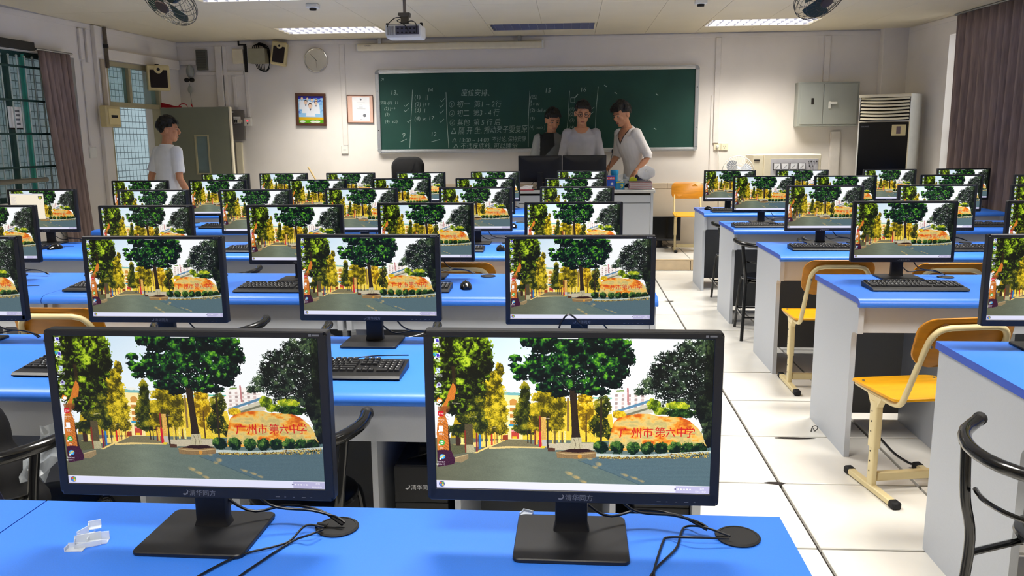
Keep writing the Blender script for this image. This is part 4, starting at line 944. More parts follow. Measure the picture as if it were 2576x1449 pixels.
# bag on the stool
bt = thing('bag', 'dark cloth bag slumped on the black stool', 'bag', (bag_x - .04, bag_y + .02, .4515))
m = MB(); rnd = random.Random(2)
m.ball((-.03, .02, .12), (.14, .12, .12), 18, 12); m.ball((-.06, .03, .24), (.10, .10, .13), 16, 10); m.ball((.06, .0, .065), (.10, .10, .065), 16, 10); m.ball((-.05, -.03, .065), (.12, .08, .065), 16, 10)
me = remeshed(m, .012, 5); me.materials.append(mat('dark_cloth', (7, 7, 10), .8, vary=.3, scale=12, bump=.5, bscale=30)); link('body', me, bt)
m = MB(); m.tube(bez([(.04, -.06, .22), (.10, -.17, .335), (.17, -.24, .30), (.21, -.25, .12), (.25, -.25, .07), (.24, -.25, .14), (.19, -.25, .27), (.14, -.2, .345), (.06, -.06, .26)], 40), .011, 8, flat=.35); m.build('strap', mat('strap_cloth', (34, 34, 58), .8), bt, 50)
m = MB(); m.lathe([(.001, 0), (.02, 0), (.022, .006), (.012, .01), (.001, .01)], 14, (.06, -.115, .12), 'y'); m.build('buckle', M_STEEL, bt, 40)
def crumple(name, label, cat, loc, pts, m_, seed, jit, parent=None, thick=.0012, sub=2):
    rnd = random.Random(seed); bm = bmesh.new()
    n = len(pts); c = Vector(np.mean(np.array(pts), 0)); vc = bm.verts.new(c); vs = [bm.verts.new(p) for p in pts]
    for i in range(n): bm.faces.new((vc, vs[i], vs[(i + 1) % n]))
    for _ in range(sub):
        bmesh.ops.subdivide_edges(bm, edges=bm.edges[:], cuts=1, use_grid_fill=True)
        for v in bm.verts: v.co += Vector((rnd.uniform(-jit, jit), rnd.uniform(-jit, jit), rnd.uniform(-jit, jit)))
        jit *= .5
    lo = min(v.co.z for v in bm.verts)
    for v in bm.verts: v.co.z -= lo - thick
    me = bpy.data.meshes.new(name); bm.to_mesh(me); bm.free(); me.materials.append(m_)
    o = link(name, me, None, loc); tag(o, label, cat); s = o.modifiers.new('thick', 'SOLIDIFY'); s.thickness = thick; s.offset = 0
    return o
M_FILM = mat('clear_film', (190, 198, 204), .25, alpha=.3, vary=.2, scale=20)
crumple('plastic_bag', 'clear crumpled plastic bag beside the dark bag on the stool', 'bag', (bag_x + .125, bag_y + .0, .60), [(-.03, -.05, 0), (.05, -.04, .0), (.08, .03, .09), (.04, .05, .13), (-.01, .05, .10), (-.04, .02, .03)], M_FILM, 3, .016)

# plastic scraps on the nearest desk
M_SCRAP = mat('milky_plastic', (228, 236, 246), .2, alpha=.62, vary=.08, scale=30)
for k, (px, py, rz, dx, dy, dz, lab) in enumerate(((190, 1383, .1, .032, .017, .01, 'milky plastic offcut lying flat, farthest from the monitor stand'), (222, 1371, .5, .044, .022, .018, 'largest milky plastic offcut of the heap on the nearest desk'),
                                               (248, 1364, .25, .034, .02, .016, 'boxy milky plastic offcut next to the monitor stand'), (218, 1352, 1.3, .026, .018, .016, 'upright milky plastic offcut at the back of the heap'), (241, 1349, .5, .022, .015, .012, 'small milky plastic offcut on top of the heap'),
                                               (1324, 1294, -.4, .022, .02, .006, 'lone clear plastic chip behind the monitor stand by the aisle'))):
    p = PZ(px, py, DH); m = MB(); w_ = .0018
    m.box(-dx / 2, dx / 2, -dy / 2, dy / 2, .0004, w_); m.box(-dx / 2, dx / 2, dy / 2 - w_, dy / 2, w_, dz); m.box(-dx / 2, -dx / 2 + w_, -dy / 2, dy / 2 - w_, w_, dz * .8)
    if k in (1, 2, 3): m.box(-dx / 2 + w_, dx / 2, -dy / 2, -dy / 2 + w_, w_, dz * .55)
    tag(m.build('plastic_scrap', M_SCRAP, loc=(p.x, p.y, DH + (.017 if k == 4 else 0)), rot=rz), lab, 'scrap', 'plastic offcuts')

# loose leads trailing from the nearest grommets
for k, (paths, lab) in enumerate(((([(808, 1326), (770, 1322), (730, 1360), (690, 1375), (600, 1398), (500, 1449), (440, 1490)], [(805, 1332), (780, 1345), (735, 1362), (660, 1410), (590, 1460), (560, 1500)]), 'pair of thin black leads trailing from the grommet near the plastic scraps'),
                                  (([(1815, 1348), (1770, 1326), (1725, 1325), (1712, 1345), (1700, 1380), (1650, 1430), (1620, 1480)], [(1812, 1354), (1740, 1352), (1680, 1352), (1668, 1362), (1655, 1400), (1645, 1440), (1650, 1480)]), 'pair of thin black leads trailing from the grommet at the aisle end'))):
    t = thing('cable_pair', lab, 'cable', (PZ(*paths[0][0], DH).x, PZ(*paths[0][0], DH).y, DH))
    for pth in paths:
        q = [PZ(x, y, DH + .004 + (.012 if 0 < i < 2 else 0)) - Vector(t.location) for i, (x, y) in enumerate(pth)]; q[0].z = .014; q[0].y -= .02; q[0].x += .012
        m = MB(); m.tube(bez(q, 48), .0021, 8); m.build('lead', M_CABLE, t, 60)

def floor_wire(label, pts, r=.003):
    p0 = PZ(*pts[0], 0); t = thing('wire', label, 'wire', (p0.x, p0.y, 0)); m = MB(); m.tube(bez([PZ(x, y, r + .001 + h) - p0 for (x, y), h in zip(pts, [0, 0, .02, .02, 0, 0] if len(pts) == 6 else [0] * len(pts))], 30), r, 6); m.build('strand', M_CABLE, t, 60)
floor_wire('small bent wire on the tiles at the foot of a curtain side desk', [(2040, 1085), (2044, 1074), (2052, 1071), (2057, 1077), (2050, 1084), (2046, 1078)], .0022)
floor_wire('dark lead lying on the tiles under the third row desk, curtain side block', [(2192, 1078), (2220, 1108), (2250, 1140), (2285, 1163), (2300, 1168)], .005)
# ------------------------------------------------------------------ things at the front
YP0, YP1 = 9.74, 10.22
pz = .93
def ppt(x, y, d): return PY(x, y, d)
pod = thing('podium', 'grey teacher podium carrying two monitors and a pile of books', 'desk', (.165, YP0, PLAT))
L, R_, TOP = -.80, .80, pz - PLAT
m = MB(); m.box(L - .02, R_ + .02, -.03, .50, TOP - .035, TOP, bev=.004); m.build('tabletop', mat('podium_top', (196, 196, 194), .45), pod)
for x in (L, R_ - .03):
    m = MB(); m.box(x, x + .03, 0, .48, 0, TOP - .035); m.build('side_panel', M_GREY, pod)
m = MB(); m.box(L + .03, R_ - .03, .004, .02, TOP - .15, TOP - .06, bev=.003); m.build('front_rail', M_GREY, pod)
for k in range(4):
    x0 = L + .032 + k * .385; m = MB(); m.box(x0, x0 + .381, .004, .02, .01, TOP - .156, bev=.003); m.build('front_panel', M_GREY, pod)
m = MB(); m.box(L + .03, R_ - .03, .02, .035, 0, TOP - .036); m.build('backing', M_DARKGAP, pod)
o = place(mon0, True, (-.36, 9.93, pz), PI, 'black monitor seen from behind with a slot in its back, on the podium', None)
m = MB(); m.box(-.07, .07, .02, .032, MZ1 - .04, MZ1 - .018, bev=.004); m.build('handle_slot', M_DARKGAP, o)
o = place(mon0, True, (.165, 9.93, pz), PI + .03, 'black monitor seen from behind with white lettering on its back, on the podium', None)
m = MB(); write(m, '清华同方', -.02, 0, .022, 0); swoosh(m, -.04, .009, .02, 0); m.build('back_lettering', M_WHITEPRINT, o, loc=(0, .0345, MZ1 - .062), rot=PI)

# chalkboard
YB = 10.90
bTL, bTR, bBL, bBR = PY(942, 176, YB), PY(1760, 163, YB), PY(952, 387, YB), PY(1754, 379, YB)
BX0, BX1, BZ0, BZ1 = (bTL.x + bBL.x) / 2, (bTR.x + bBR.x) / 2, (bBL.z + bBR.z) / 2, (bTL.z + bTR.z) / 2
cb = thing('chalkboard', 'long green chalkboard with aluminium frame and chalk notes', 'board', ((BX0 + BX1) / 2, YB, BZ0))
hx, hz = (BX1 - BX0) / 2, BZ1 - BZ0; fw = .05
m = MB(); m.box(-hx + .02, hx - .02, 0, .03, .02, hz - .02); m.build('board_surface', M_BOARD, cb)
for x0, x1, z0, z1 in ((-hx + fw, hx - fw, hz - fw, hz), (-hx + fw, hx - fw, 0, fw)):
    m = MB(); m.box(x0, x1, -.02, .03, z0, z1, bev=.006); m.box(x0, x1, -.03, -.015, (z0 + z1) / 2 - .01, (z0 + z1) / 2 + .01, bev=.004); m.build('frame_rail', M_ALU, cb)
for x0, x1 in ((-hx, -hx + fw), (hx - fw, hx)):
    m = MB(); m.box(x0, x1, -.02, .03, fw, hz - fw, bev=.006); m.build('frame_stile', M_ALU, cb)
for sx in (-1, 1):
    for zc, q in ((0, 0), (hz, 1)):
        a0 = {(-1, 0): 180, (1, 0): 270, (1, 1): 0, (-1, 1): 90}[(sx, q)]
        ox, oz = sx * (hx - fw), fw if q == 0 else hz - fw
        m = MB(); m.prism([(ox, oz)] + [(ox + fw * math.cos(RAD(a0 + k * 15)), oz + fw * math.sin(RAD(a0 + k * 15))) for k in range(7)], 'y', -.022, .03); m.build('corner_cap', mat('grey_plastic', (150, 152, 152), .5), cb)
m = MB()
for x in (-hx + .2, -hx + 1.1, -hx + 2.2, hx - .4): m.lathe([(.007, -.0215), (.006, -.024), (.001, -.0245)], 8, (x, 0, hz - .025), 'y'); m.lathe([(.007, -.0215), (.006, -.024), (.001, -.0245)], 8, (x, 0, .025), 'y')
for z in (.3, .8): m.lathe([(.007, -.0215), (.006, -.024), (.001, -.0245)], 8, (-hx + .025, 0, z), 'y'); m.lathe([(.007, -.0215), (.006, -.024), (.001, -.0245)], 8, (hx - .025, 0, z), 'y')
tag(m.build('screws', M_DARKGAP, cb), kind='stuff')
# chalk writing, laid on the board where it stands
K = MB(); rnd = random.Random(9)
def bp(x, y): p = PY(x, y, YB); return p.x - cb.location.x, p.z - BZ0
def cw(body, x, y, hpx, wpx=None, tilt=0., thin=-.012):
    u, v = bp(x, y); s = hpx * YB / F_PX * 1.05
    write(K, body, u, v, s / .75, -.0012, tilt + rnd.uniform(-.02, .02), thin=thin, width=wpx * YB / F_PX if wpx else None, shear=.12)
def cl(*pts, wd=.006):
    q = [bp(*p) for p in pts]
    for (xa, za), (xb, zb) in zip(q, q[1:]):
        Ln = math.hypot(xb - xa, zb - za) or 1; nx, nz = -(zb - za) / Ln * wd / 2, (xb - xa) / Ln * wd / 2
        K.quad((xa + nx, -.001, za + nz), (xb + nx, -.001, zb + nz), (xb - nx, -.001, zb - nz), (xa - nx, -.001, za - nz))
cl((958, 204), (965, 198)); cl((960, 198), (965, 198), (964, 203))
cw('13,', 985, 238, 11); cw('14', 1078, 231, 10)
for s_, x, y in (('(四) (1)  11', 955, 262), ('(2) j++', 967, 277), ('(3)', 969, 291), ('(4)  scl)', 969, 309)): cw(s_, x, y, 7.5)
for s_, x, y in (('(1)   ||', 1043, 249), ('(2) j++', 1044, 267), ('(3)  j', 1044, 281), ('(4) sc 17', 1043, 303)): cw(s_, x, y, 10)
for x, y in ((1017, 268), (1017, 281), (1024, 308)): cl((x, y - 3), (x + 3, y), (x + 11, y - 8), wd=.005)
for x, y in ((1107, 256), (1105, 270), (1105, 285), (1105, 308)): cl((x, y - 4), (x + 4, y), (x + 12, y - 9), wd=.005)
cl((1038, 226), (1034, 300), (1031, 373)); cl((1122, 232), (1124, 300), (1129, 373)); cl((1333, 228), (1329, 300), (1329, 370)); cl((1433, 228), (1429, 300), (1424, 340)); cl((1505, 218), (1500, 270), (1497, 330))
cw('座位安排、', 1160, 240, 13, 70); cw('① 初一  第1 ~ 2行', 1129, 269, 13, 130); cw('② 初二  第3 - 4 行', 1130, 292, 13, 124); cw('③ 其他  第 5 行 后', 1131, 315, 13, 126)
cw('△ 隔 开 坐, 搬动凳子要复原', 1134, 337, 14, 190, .01); cw('△ 13:00 ~ 14:00', 1137, 358, 11, 92, .01); cw('不讨论, 保持安静', 1238, 356, 10, 84, .02); cw('△ 不违反底线, 可以睡觉', 1140, 373, 11, 160, .01)
cw('9', 1012, 346, 12); cl((1008, 357), (1023, 350)); cw('12', 1086, 343, 11); cl((1085, 357), (1107, 351))
cw('15', 1373, 233, 11); cw('16', 1462, 231, 11); cw('(四)', 1334, 248, 8); cl((1336, 252), (1336, 258)); cw('1) > 0r', 1331, 266, 7); cw('(2) delun + + ,', 1333, 281, 8, 68); cw('(3)', 1333, 302, 8); cw('(4) ooo )', 1332, 325, 9, 38)
cl((1436, 246), (1446, 246), (1446, 258), (1436, 258), (1436, 246)); cl((1446, 246), (1454, 237), wd=.012)
for s_, x, y in (('(1)', 1433, 278), ('(2)', 1433, 291), ('(3)', 1433, 306), ('(4)', 1433, 324)): cw(s_, x, y, 8)
for x, y in ((1484, 276), (1482, 288)): cl((x, y - 3), (x + 3, y), (x + 11, y - 7), wd=.006)
for x, y in ((1520, 214), (1546, 232), (1650, 236), (1545, 331), (1645, 322)): cl((x, y), (x + 6, y + 4), wd=.01)
tag(K.build('chalk_writing', M_CHALK, cb), kind='stuff')

# clock, pictures, sockets, trunking
def wall_box(name, label, cat, px0, py0, px1, py1, d, m_, bev=.004, parent=None, group=None, yw=YF):
    a, c = PY(px0, py0, yw - d), PY(px1, py1, yw - d); t = thing(name, label, cat, ((a.x + c.x) / 2, yw, min(a.z, c.z)), group=group)
    w_, h_ = abs(c.x - a.x), abs(a.z - c.z); m = MB(); m.box(-w_ / 2, w_ / 2, -d, 0, 0, h_, bev=bev); m.build('body', m_, t)
    return t, w_, h_
c = PY(795, 151, YF - .02); ck = thing('wall_clock', 'round white wall clock with a silver rim above the framed photograph', 'clock', (c.x, YF, c.z)); r = .153
m = MB(); m.lathe([(r - .006, -.001), (r + .004, -.004), (r + .006, -.022), (r, -.032), (r - .010, -.034), (r - .014, -.026)], 48, (0, 0, 0), 'y'); m.build('rim', mat('chrome', (214, 212, 206), .18, metal=.9), ck, 40)
m = MB(); m.lathe([(.001, -.022), (r - .012, -.022), (r - .012, -.002), (.001, -.002)], 48, (0, 0, 0), 'y'); m.build('dial', M_PLASTIC, ck, 40)
m = MB()
for k in range(1, 13):
    a = RAD(90 - 30 * k); write(m, str(k), (r - .042) * math.cos(a), (r - .042) * math.sin(a) - .011, .032, -.0235, centre=True)
write(m, 'T', 0, .045, .03, -.0235, centre=True); m.build('numerals', M_DARKGAP, ck)
for nm, ang, ln, wd in (('hour_hand', 25, .062, .009), ('minute_hand', -43, .112, .005), ('second_hand', 178, .1, .002)):
    m = MB(); a = RAD(90 - ang); d_ = Vector((math.cos(a), math.sin(a))); n_ = Vector((-d_.y, d_.x)) * wd / 2
    y = -.0255 if nm == 'hour_hand' else -.027 if nm == 'minute_hand' else -.0285
    m.prism([(-d_.x * .015 + n_.x, -d_.y * .015 + n_.y), (d_.x * ln + n_.x * .3, d_.y * ln + n_.y * .3), (d_.x * ln - n_.x * .3, d_.y * ln - n_.y * .3), (-d_.x * .015 - n_.x, -d_.y * .015 - n_.y)], 'y', y, y + .001); m.build(nm, M_DARKGAP, ck)
Q = Paint(160, 176, (150, 200, 236))
for k in range(60): Q.dot(Q.rng.uniform(0, 160), Q.rng.uniform(0, 110), 9, 5, ((40, 50, 190), (90, 150, 226), (214, 232, 246))[k % 3], .6)
Q.poly([(0, 0), (160, 0), (160, 14), (0, 22)], (44, 44, 170)); Q.poly([(0, 136), (160, 136), (160, 176), (0, 176)], (226, 178, 26)); Q.poly([(0, 156), (160, 152), (160, 176), (0, 176)], (100, 176, 30))
for x, y, s_ in ((26, 16, .8), (60, 18, .75), (88, 24, .8), (114, 30, .9), (48, 40, 1.05), (112, 44, 1.0), (76, 62, 1.25)):
    Q.poly([(x - 24 * s_, y + 70), (x - 20 * s_, y + 24 * s_), (x - 8 * s_, y + 16 * s_), (x + 8 * s_, y + 16 * s_), (x + 20 * s_, y + 24 * s_), (x + 24 * s_, y + 70)], (236, 240, 246)); Q.poly([(x - 5 * s_, y + 16 * s_), (x + 5 * s_, y + 16 * s_), (x, y + 28 * s_)], (110, 110, 120))
    Q.dot(x, y, 10 * s_, 13 * s_, (70, 56, 50)); Q.dot(x, y + 4 * s_, 9 * s_, 11 * s_, (232, 200, 176))
for x in (24, 90, 116): Q.dot(x, 164, 18, 7, (236, 240, 236), .9)
M_PIC = picture_mat('group_photograph', Q.image('group_photograph'), 0, .15)
a, c = PY(741, 235, YF - .03), PY(821, 316, YF - .03); pf_ = thing('picture_frame', 'brown framed photograph of people in white shirts on the wall', 'picture', ((a.x + c.x) / 2, YF, c.z)); w_, h_ = c.x - a.x, a.z - c.z
pf_.rotation_euler = (RAD(3), RAD(1.4), 0)
M_WOOD = mat('brown_wood', (84, 52, 36), .4, vary=.15, scale=14)
def frame(t, w_, h_, fw, d, m_):
    for x0, x1, z0, z1 in ((-w_ / 2, w_ / 2, h_ - fw, h_), (-w_ / 2, w_ / 2, 0, fw), (-w_ / 2, -w_ / 2 + fw, fw, h_ - fw), (w_ / 2 - fw, w_ / 2, fw, h_ - fw)):
        m = MB(); m.box(x0, x1, -d, -.004, z0, z1, bev=.004); m.build('frame_side', m_, t)
frame(pf_, w_, h_, .036, .03, M_WOOD)
link('picture', picture_mesh('picture', -w_ / 2 + .03, w_ / 2 - .03, .03, h_ - .03, -.012, M_PIC), pf_)
a, c = PY(871, 239, YF - .02), PY(940, 309, YF - .02); cf = thing('certificate_frame', 'framed certificate on a pink mount beside the chalkboard', 'picture', ((a.x + c.x) / 2, YF, c.z)); w_, h_ = c.x - a.x, a.z - c.z
cf.rotation_euler = (RAD(2), RAD(1.0), 0)
frame(cf, w_, h_, .008, .02, M_WOOD)
m = MB(); m.box(-w_ / 2 + .006, w_ / 2 - .006, -.010, -.006, .006, h_ - .006); m.build('mount', mat('pink_mount', (222, 182, 162), .7), cf)
m = MB(); m.box(-w_ / 2 + .07, w_ / 2 - .05, -.0115, -.01, .03, h_ - .03); m.build('sheet', M_PAPER, cf)
m = MB()
for z, wd in ((.72, .10), (.66, .04), (.56, .05), (.50, .12), (.14, .03)): m.box(.01 - wd / 2, .01 + wd / 2, -.012, -.0115, h_ * z, h_ * z + .003)
m.lathe([(.017, -.0118), (.021, -.0118), (.021, -.0122), (.017, -.0122)], 20, (.055, 0, h_ * .27), 'y'); m.ball((.01, -.0118, h_ * .84), (.012, .0005, .012), 10, 6); tag(m.build('print', M_LOGO, cf), kind='stuff')

def trunk(px0, py0, px1, py1, wpx, label, d=.02, m_=M_PLASTIC, yw=YF):
    """a length of cable trunking on the front wall between two measured ends"""
    a, c = PY(px0, py0, yw - d), PY(px1, py1, yw - d); wd = wpx * YF / F_PX / 2
    x0, x1, z0, z1 = min(a.x, c.x), max(a.x, c.x), min(a.z, c.z), max(a.z, c.z)
    if x1 - x0 < z1 - z0: xm = (a.x + c.x) / 2; x0, x1 = xm - wd, xm + wd
    else: zm = (a.z + c.z) / 2; z0, z1 = zm - wd, zm + wd
    z1 = min(z1, ZC - .062)
    t = thing('cable_trunking', label, 'trunking', ((x0 + x1) / 2, yw, z0)); m = MB(); m.box(-(x1 - x0) / 2, (x1 - x0) / 2, -d, 0, 0, z1 - z0, bev=.003); m.build('channel', m_, t)
    lo = MB(); q = (x1 - x0) * .42 if x1 - x0 < z1 - z0 else (x1 - x0) / 2
    lo.box(-q, q, -d - .003, -d, .004 if x1 - x0 < z1 - z0 else (z1 - z0) * .1, (z1 - z0) - .004 if x1 - x0 < z1 - z0 else (z1 - z0) * .9, bev=.001); lo.build('lid', m_, t)
    return t
M_TRK = mat('painted_trunking', (222, 216, 208), .55)
trunk(862, 100, 866, 366, 13, 'white upright trunking between the photograph and the certificate', .014, M_TRK)
trunk(1807, 85, 1802, 360, 13, 'white upright trunking to the double socket past the chalkboard', .022, M_TRK)
trunk(1792, 240, 1786, 455, 6, 'thin white upright trunking just past the chalkboard edge', .012, M_TRK)
trunk(2100, 330, 2098, 470, 24, 'broad white trunking under the grey electrical cabinet', .035, M_TRK)
trunk(2080, 85, 2082, 206, 14, 'white upright trunking above the grey electrical cabinet', .02, M_TRK)
trunk(546, 100, 556, 268, 17, 'broad painted trunking above the open door leaf', .035, M_TRK)
trunk(563, 100, 570, 268, 9, 'narrow painted trunking alongside the broad one above the door leaf', .025, M_TRK)
trunk(590, 192, 592, 270, 8, 'short painted trunking leading down to the grey switch panel', .02, M_TRK)
trunk(492, 183, 612, 186, 9, 'level painted trunking below the junction boxes', .02, M_TRK)
trunk(620, 182, 625, 296, 8, 'painted trunking leading down to the white switch with a red light', .02, M_TRK)
trunk(600, 358, 606, 450, 17, 'cream upright trunking behind the edge of the open door', .03, M_CREAM)
trunk(415, 160, 492, 157, 12, 'level painted trunking in the corner beside the wall vent', .03, M_TRK)
s_, w_, h_ = wall_box('wall_socket', 'single white switch plate under the trunking near the photograph', 'socket', 858, 366, 876, 387, .018, M_PLASTIC)
m = MB(); m.box(-.02, .02, -.021, -.018, h_ * .45, h_ * .52, bev=.001); m.build('rocker', M_LOGO, s_)
for px, lab in ((1796, 'white wall socket with a plug in it, past the chalkboard'), (1814, 'empty white wall socket past the chalkboard')):
    s_, w_, h_ = wall_box('wall_socket', lab, 'socket', px, 360, px + 17, 378, .016, M_CREAM)
    m = MB()
    for x in (-.012, .012): m.box(x - .003, x + .003, -.0175, -.016, h_ * .5, h_ * .64)
    m.box(-.004, .004, -.0175, -.016, h_ * .25, h_ * .38); tag(m.build('slots', M_DARKGAP, s_), kind='stuff')
    if px == 1796:
        m = MB(); m.box(-.016, .016, -.046, -.018, h_ * .3, h_ * .7, bev=.006); m.tube(bez([(0, -.04, h_ * .3), (.02, -.04, -.1), (.03, -.03, -.4), (.05, -.03, -.75)], 16), .004, 6); m.build('plug', M_PLASTIC, s_, 50)
s_, w_, h_ = wall_box('switch', 'small white switch with a glowing red light', 'switch', 613, 297, 632, 317, .05, M_PLASTIC)
m = MB(); m.ball((0, -.051, h_ * .66), (.011, .006, .011), 10, 8); m.build('red_light', mat('red_lamp', (255, 40, 50), .4, emit=3), s_, 50)
m = MB(); m.ball((0, -.05, h_ * .28), (.009, .005, .009), 10, 8); m.build('button', M_DARKGAP, s_, 50)
s_, w_, h_ = wall_box('fuse_box', 'grey metal switch panel on the wall behind the door edge', 'panel', 576, 277, 616, 352, .05, mat('panel_grey', (112, 108, 102), .5))
m = MB(); m.box(-w_ * .2, w_ * .3, -.062, -.05, h_ * .55, h_ * .78, bev=.003); m.build('breaker_plate', M_PLASTIC, s_)
for k in range(5):
    m = MB(); m.box(-w_ * .15 + k * .024, -w_ * .15 + k * .024 + .016, -.074, -.062, h_ * .58, h_ * .68, bev=.002); m.build('breaker', M_DARKGAP if k < 2 else M_CREAM, s_)
wall_box('junction_box', 'pale square junction box below the ceiling beside the cable box', 'box', 583, 124, 612, 160, .03, M_CREAM)
s_, w_, h_ = wall_box('wall_vent', 'dark grey louvred box high in the corner over the door', 'vent', 491, 125, 521, 176, .05, mat('vent_grey', (98, 96, 84), .7))
for k in range(7):
    m = MB(); m.box(-w_ * .42, w_ * .42, -.056, -.05, h_ * (.1 + .12 * k), h_ * (.16 + .12 * k)); m.build('slat', mat('vent_slat', (84, 82, 72), .7), s_)
b_ = thing('bracket', 'dark upright steel bracket beside the cable box', 'bracket', (PY(619, 182, YF - .03).x, YF, PY(615, 182, YF).z))
m = MB(); m.box(-.018, .018, -.03, 0, 0, .34, bev=.003); m.box(-.09, .018, -.03, -.01, .34, .355); m.box(-.09, -.075, -.03, 0, .34, .40); m.build('bar', M_DARKGAP, b_)
s_, w_, h_ = wall_box('cable_box', 'grey beige equipment box ringed by black cables high on the wall', 'box', 622, 122, 667, 158, .16, mat('beige_grey_metal', (150, 146, 122), .5))
m = MB()
for k in range(4): m.tube(bez([(-.09 + .03 * k, -.05, h_ + .004), (-.06 + .02 * k, -.05, h_ + .05 + .01 * k), (.05 + .02 * k, -.05, h_ + .04), (.12 + .008 * k, -.05, h_ * .7), (.13, -.05, h_ * .3)], 22), .006, 6)
for k in range(6): m.tube(bez([(-.05 + .022 * k, -.06, -.004), (-.03 + .02 * k, -.05, -.06 - .008 * k), (.06 + .012 * k, -.05, -.10 + .006 * k), (.12, -.045, -.03), (.125 + .004 * k, -.04, h_ * .3)], 22), .0045, 6)
tag(m.build('cables', M_CABLE, s_, 60), kind='stuff')
def speaker(name, label, w_, h_, d):
    t = thing(name, label, 'speaker'); m = MB(); m.box(-w_ / 2, w_ / 2, -d, 0, 0, h_, bev=.012); m.build('cabinet', M_CREAMDK, t)
    m = MB(); g = rrect(-w_ * .38, w_ * .38, h_ * .1, h_ * .80, .01, 3); m.prism(g, 'y', -d - .006, -d); m.build('grille', mat('speaker_cloth', (34, 26, 24), .9, vary=.2, scale=200), t)
    m = MB(); m.lathe([(w_ * .19, -d - .009), (w_ * .17, -d - .012), (.001, -d - .010)], 20, (0, 0, h_ * .82), 'y'); m.build('tweeter_ring', M_CREAMDK, t, 40)
    m = MB(); m.lathe([(w_ * .075, -d - .012), (w_ * .06, -d - .017), (.001, -d - .018)], 16, (0, 0, h_ * .82), 'y'); m.build('tweeter', M_DARKGAP, t, 40)
    return t
sp = speaker('speaker', 'cream loudspeaker with dark grille tilted beside the cable box', .19, .29, .16)
p = PY(692, 163, YF - .17); sp.location = (p.x, YF - .02, p.z); sp.rotation_euler = (0, RAD(9), RAD(12))
sp = speaker('speaker', 'cream loudspeaker with dark grille above the doorway', .26, .30, .16)
p = PY(392, 229, 10.25); sp.location = (p.x + .05, 10.22, p.z); sp.rotation_euler = (0, 0, RAD(32))
m = MB(); m.box(-.02, .02, -.06, .06, .30, .32); m.build('bracket', M_DARKGAP, sp)
c = PY(478, 190, YF - .06); el = thing('emergency_lamp', 'small grey wall lamp with a hanging cord in the corner', 'lamp', (c.x, YF, c.z))
m = MB(); m.ball((0, -.05, .05), (.05, .05, .09), 14, 10); m.build('body', M_CABGREY, el, 50)
for sx in (-1, 1):
    m = MB(); m.ball((sx * .035, -.09, -.06), (.035, .03, .03), 12, 8); m.build('lamp_head', M_DARKGAP, el, 50)
m = MB(); m.ball((-.02, -.05, -.18), (.03, .03, .05), 12, 8); m.tube(bez([(-.02, -.05, -.1), (-.02, -.05, -.22), (0, -.03, -.5), (.01, -.03, -.62)], 14), .004, 6); m.build('cord', M_CABGREY, el, 50)

# electrical cabinet
a, c = PY(2010, 207, 10.76), PY(2157, 317, 10.76); ec = thing('electrical_cabinet', 'grey two door electrical cabinet high on the wall', 'cabinet', ((a.x + c.x) / 2, YF, c.z)); w_, h_ = c.x - a.x, a.z - c.z
m = MB(); m.box(-w_ / 2, w_ / 2, -.165, 0, 0, h_, bev=.004); m.build('body', M_CABGREY, ec)
for x0, x1 in ((-w_ / 2 + .03, -.065), (-.055, w_ / 2 - .02)):
    m = MB(); m.box(x0, x1, -.175, -.165, .025, h_ - .02, bev=.003); d_ = m.build('cabinet_door', M_CABGREY, ec)
    m = MB()
    if x0 < -.1: m.box(-.21, -.18, -.181, -.175, h_ * .5, h_ * .64, bev=.002); m.build('lock_plate', M_DARKGAP, d_)
    else: m.box(.0, .03, -.19, -.175, h_ * .4, h_ * .56, bev=.004); m.box(.005, .10, -.205, -.185, h_ * .5, h_ * .55, bev=.004); m.build('handle', M_PLASTIC, d_)

# standing air conditioner
YA = 10.28
ac = thing('air_conditioner', 'tall standing air conditioner with cream louvres and black glass front', 'air conditioner', (3.66, 10.12, PLAT), RAD(-26)); AH = 1.87
sec = [(-.285, 0), (.265, 0), (.275, .01), (.30, .06), (.345, .16), (.36, .3), (.36, .36), (-.285, .36)]
m = MB(); m.prism(sec, 'z', 0, AH - .02); m.prism([(x * .99, y * .99 + .002) for x, y in sec], 'z', AH - .02, AH); m.build('body', M_PLASTIC, ac, 35)
m = MB(); m.box(-.27, .262, -.02, 0, .06, AH - .32, bev=.006); m.build('glass_front', M_BLKGLOSS, ac)
m = MB(); m.box(-.285, .27, -.006, 0, AH - .318, AH - .31); m.box(.262, .275, -.024, 0, .05, AH - .31, bev=.003); m.build('front_trim', M_CREAM, ac)
m = MB(); m.box(-.275, .262, -.002, .0, AH - .30, AH - .035); m.build('louvre_recess', M_DARKGAP, ac)
for k in range(7):
    z = AH - .30 + .038 * k + .004; m = MB(); n = 12; pts = []
    for i in range(n + 1):
        q = -1 + 2 * i / n; pts.append((-.005 + q * .262, -.004 - .05 * (1 - q * q), z + .012 * q * q))
    m.loft([[(x, y, zz), (x, y + .004, zz + .02), (x, y + .03, zz + .026), (x, y + .03, zz + .018)] for x, y, zz in pts]); m.build('louvre', M_CREAM, ac, 40)
m = MB(); m.box(-.285, .27, -.05, 0, AH - .035, AH - .002, bev=.006); m.build('top_cover', M_CREAM, ac)
m = MB(); m.box(.085, .235, -.026, -.02, AH - .475, AH - .35, bev=.004); cp_ = m.build('control_panel', M_CREAMDK, ac)
m = MB(); m.box(.135, .18, -.028, -.026, AH - .455, AH - .37); m.build('display', mat('dim_display', (104, 88, 92), .3), cp_)
m = MB(); write(m, 'GALANZ', -.25, AH - .375, .022, -.0206, shear=.2); m.build('lettering', M_LOGO, ac)

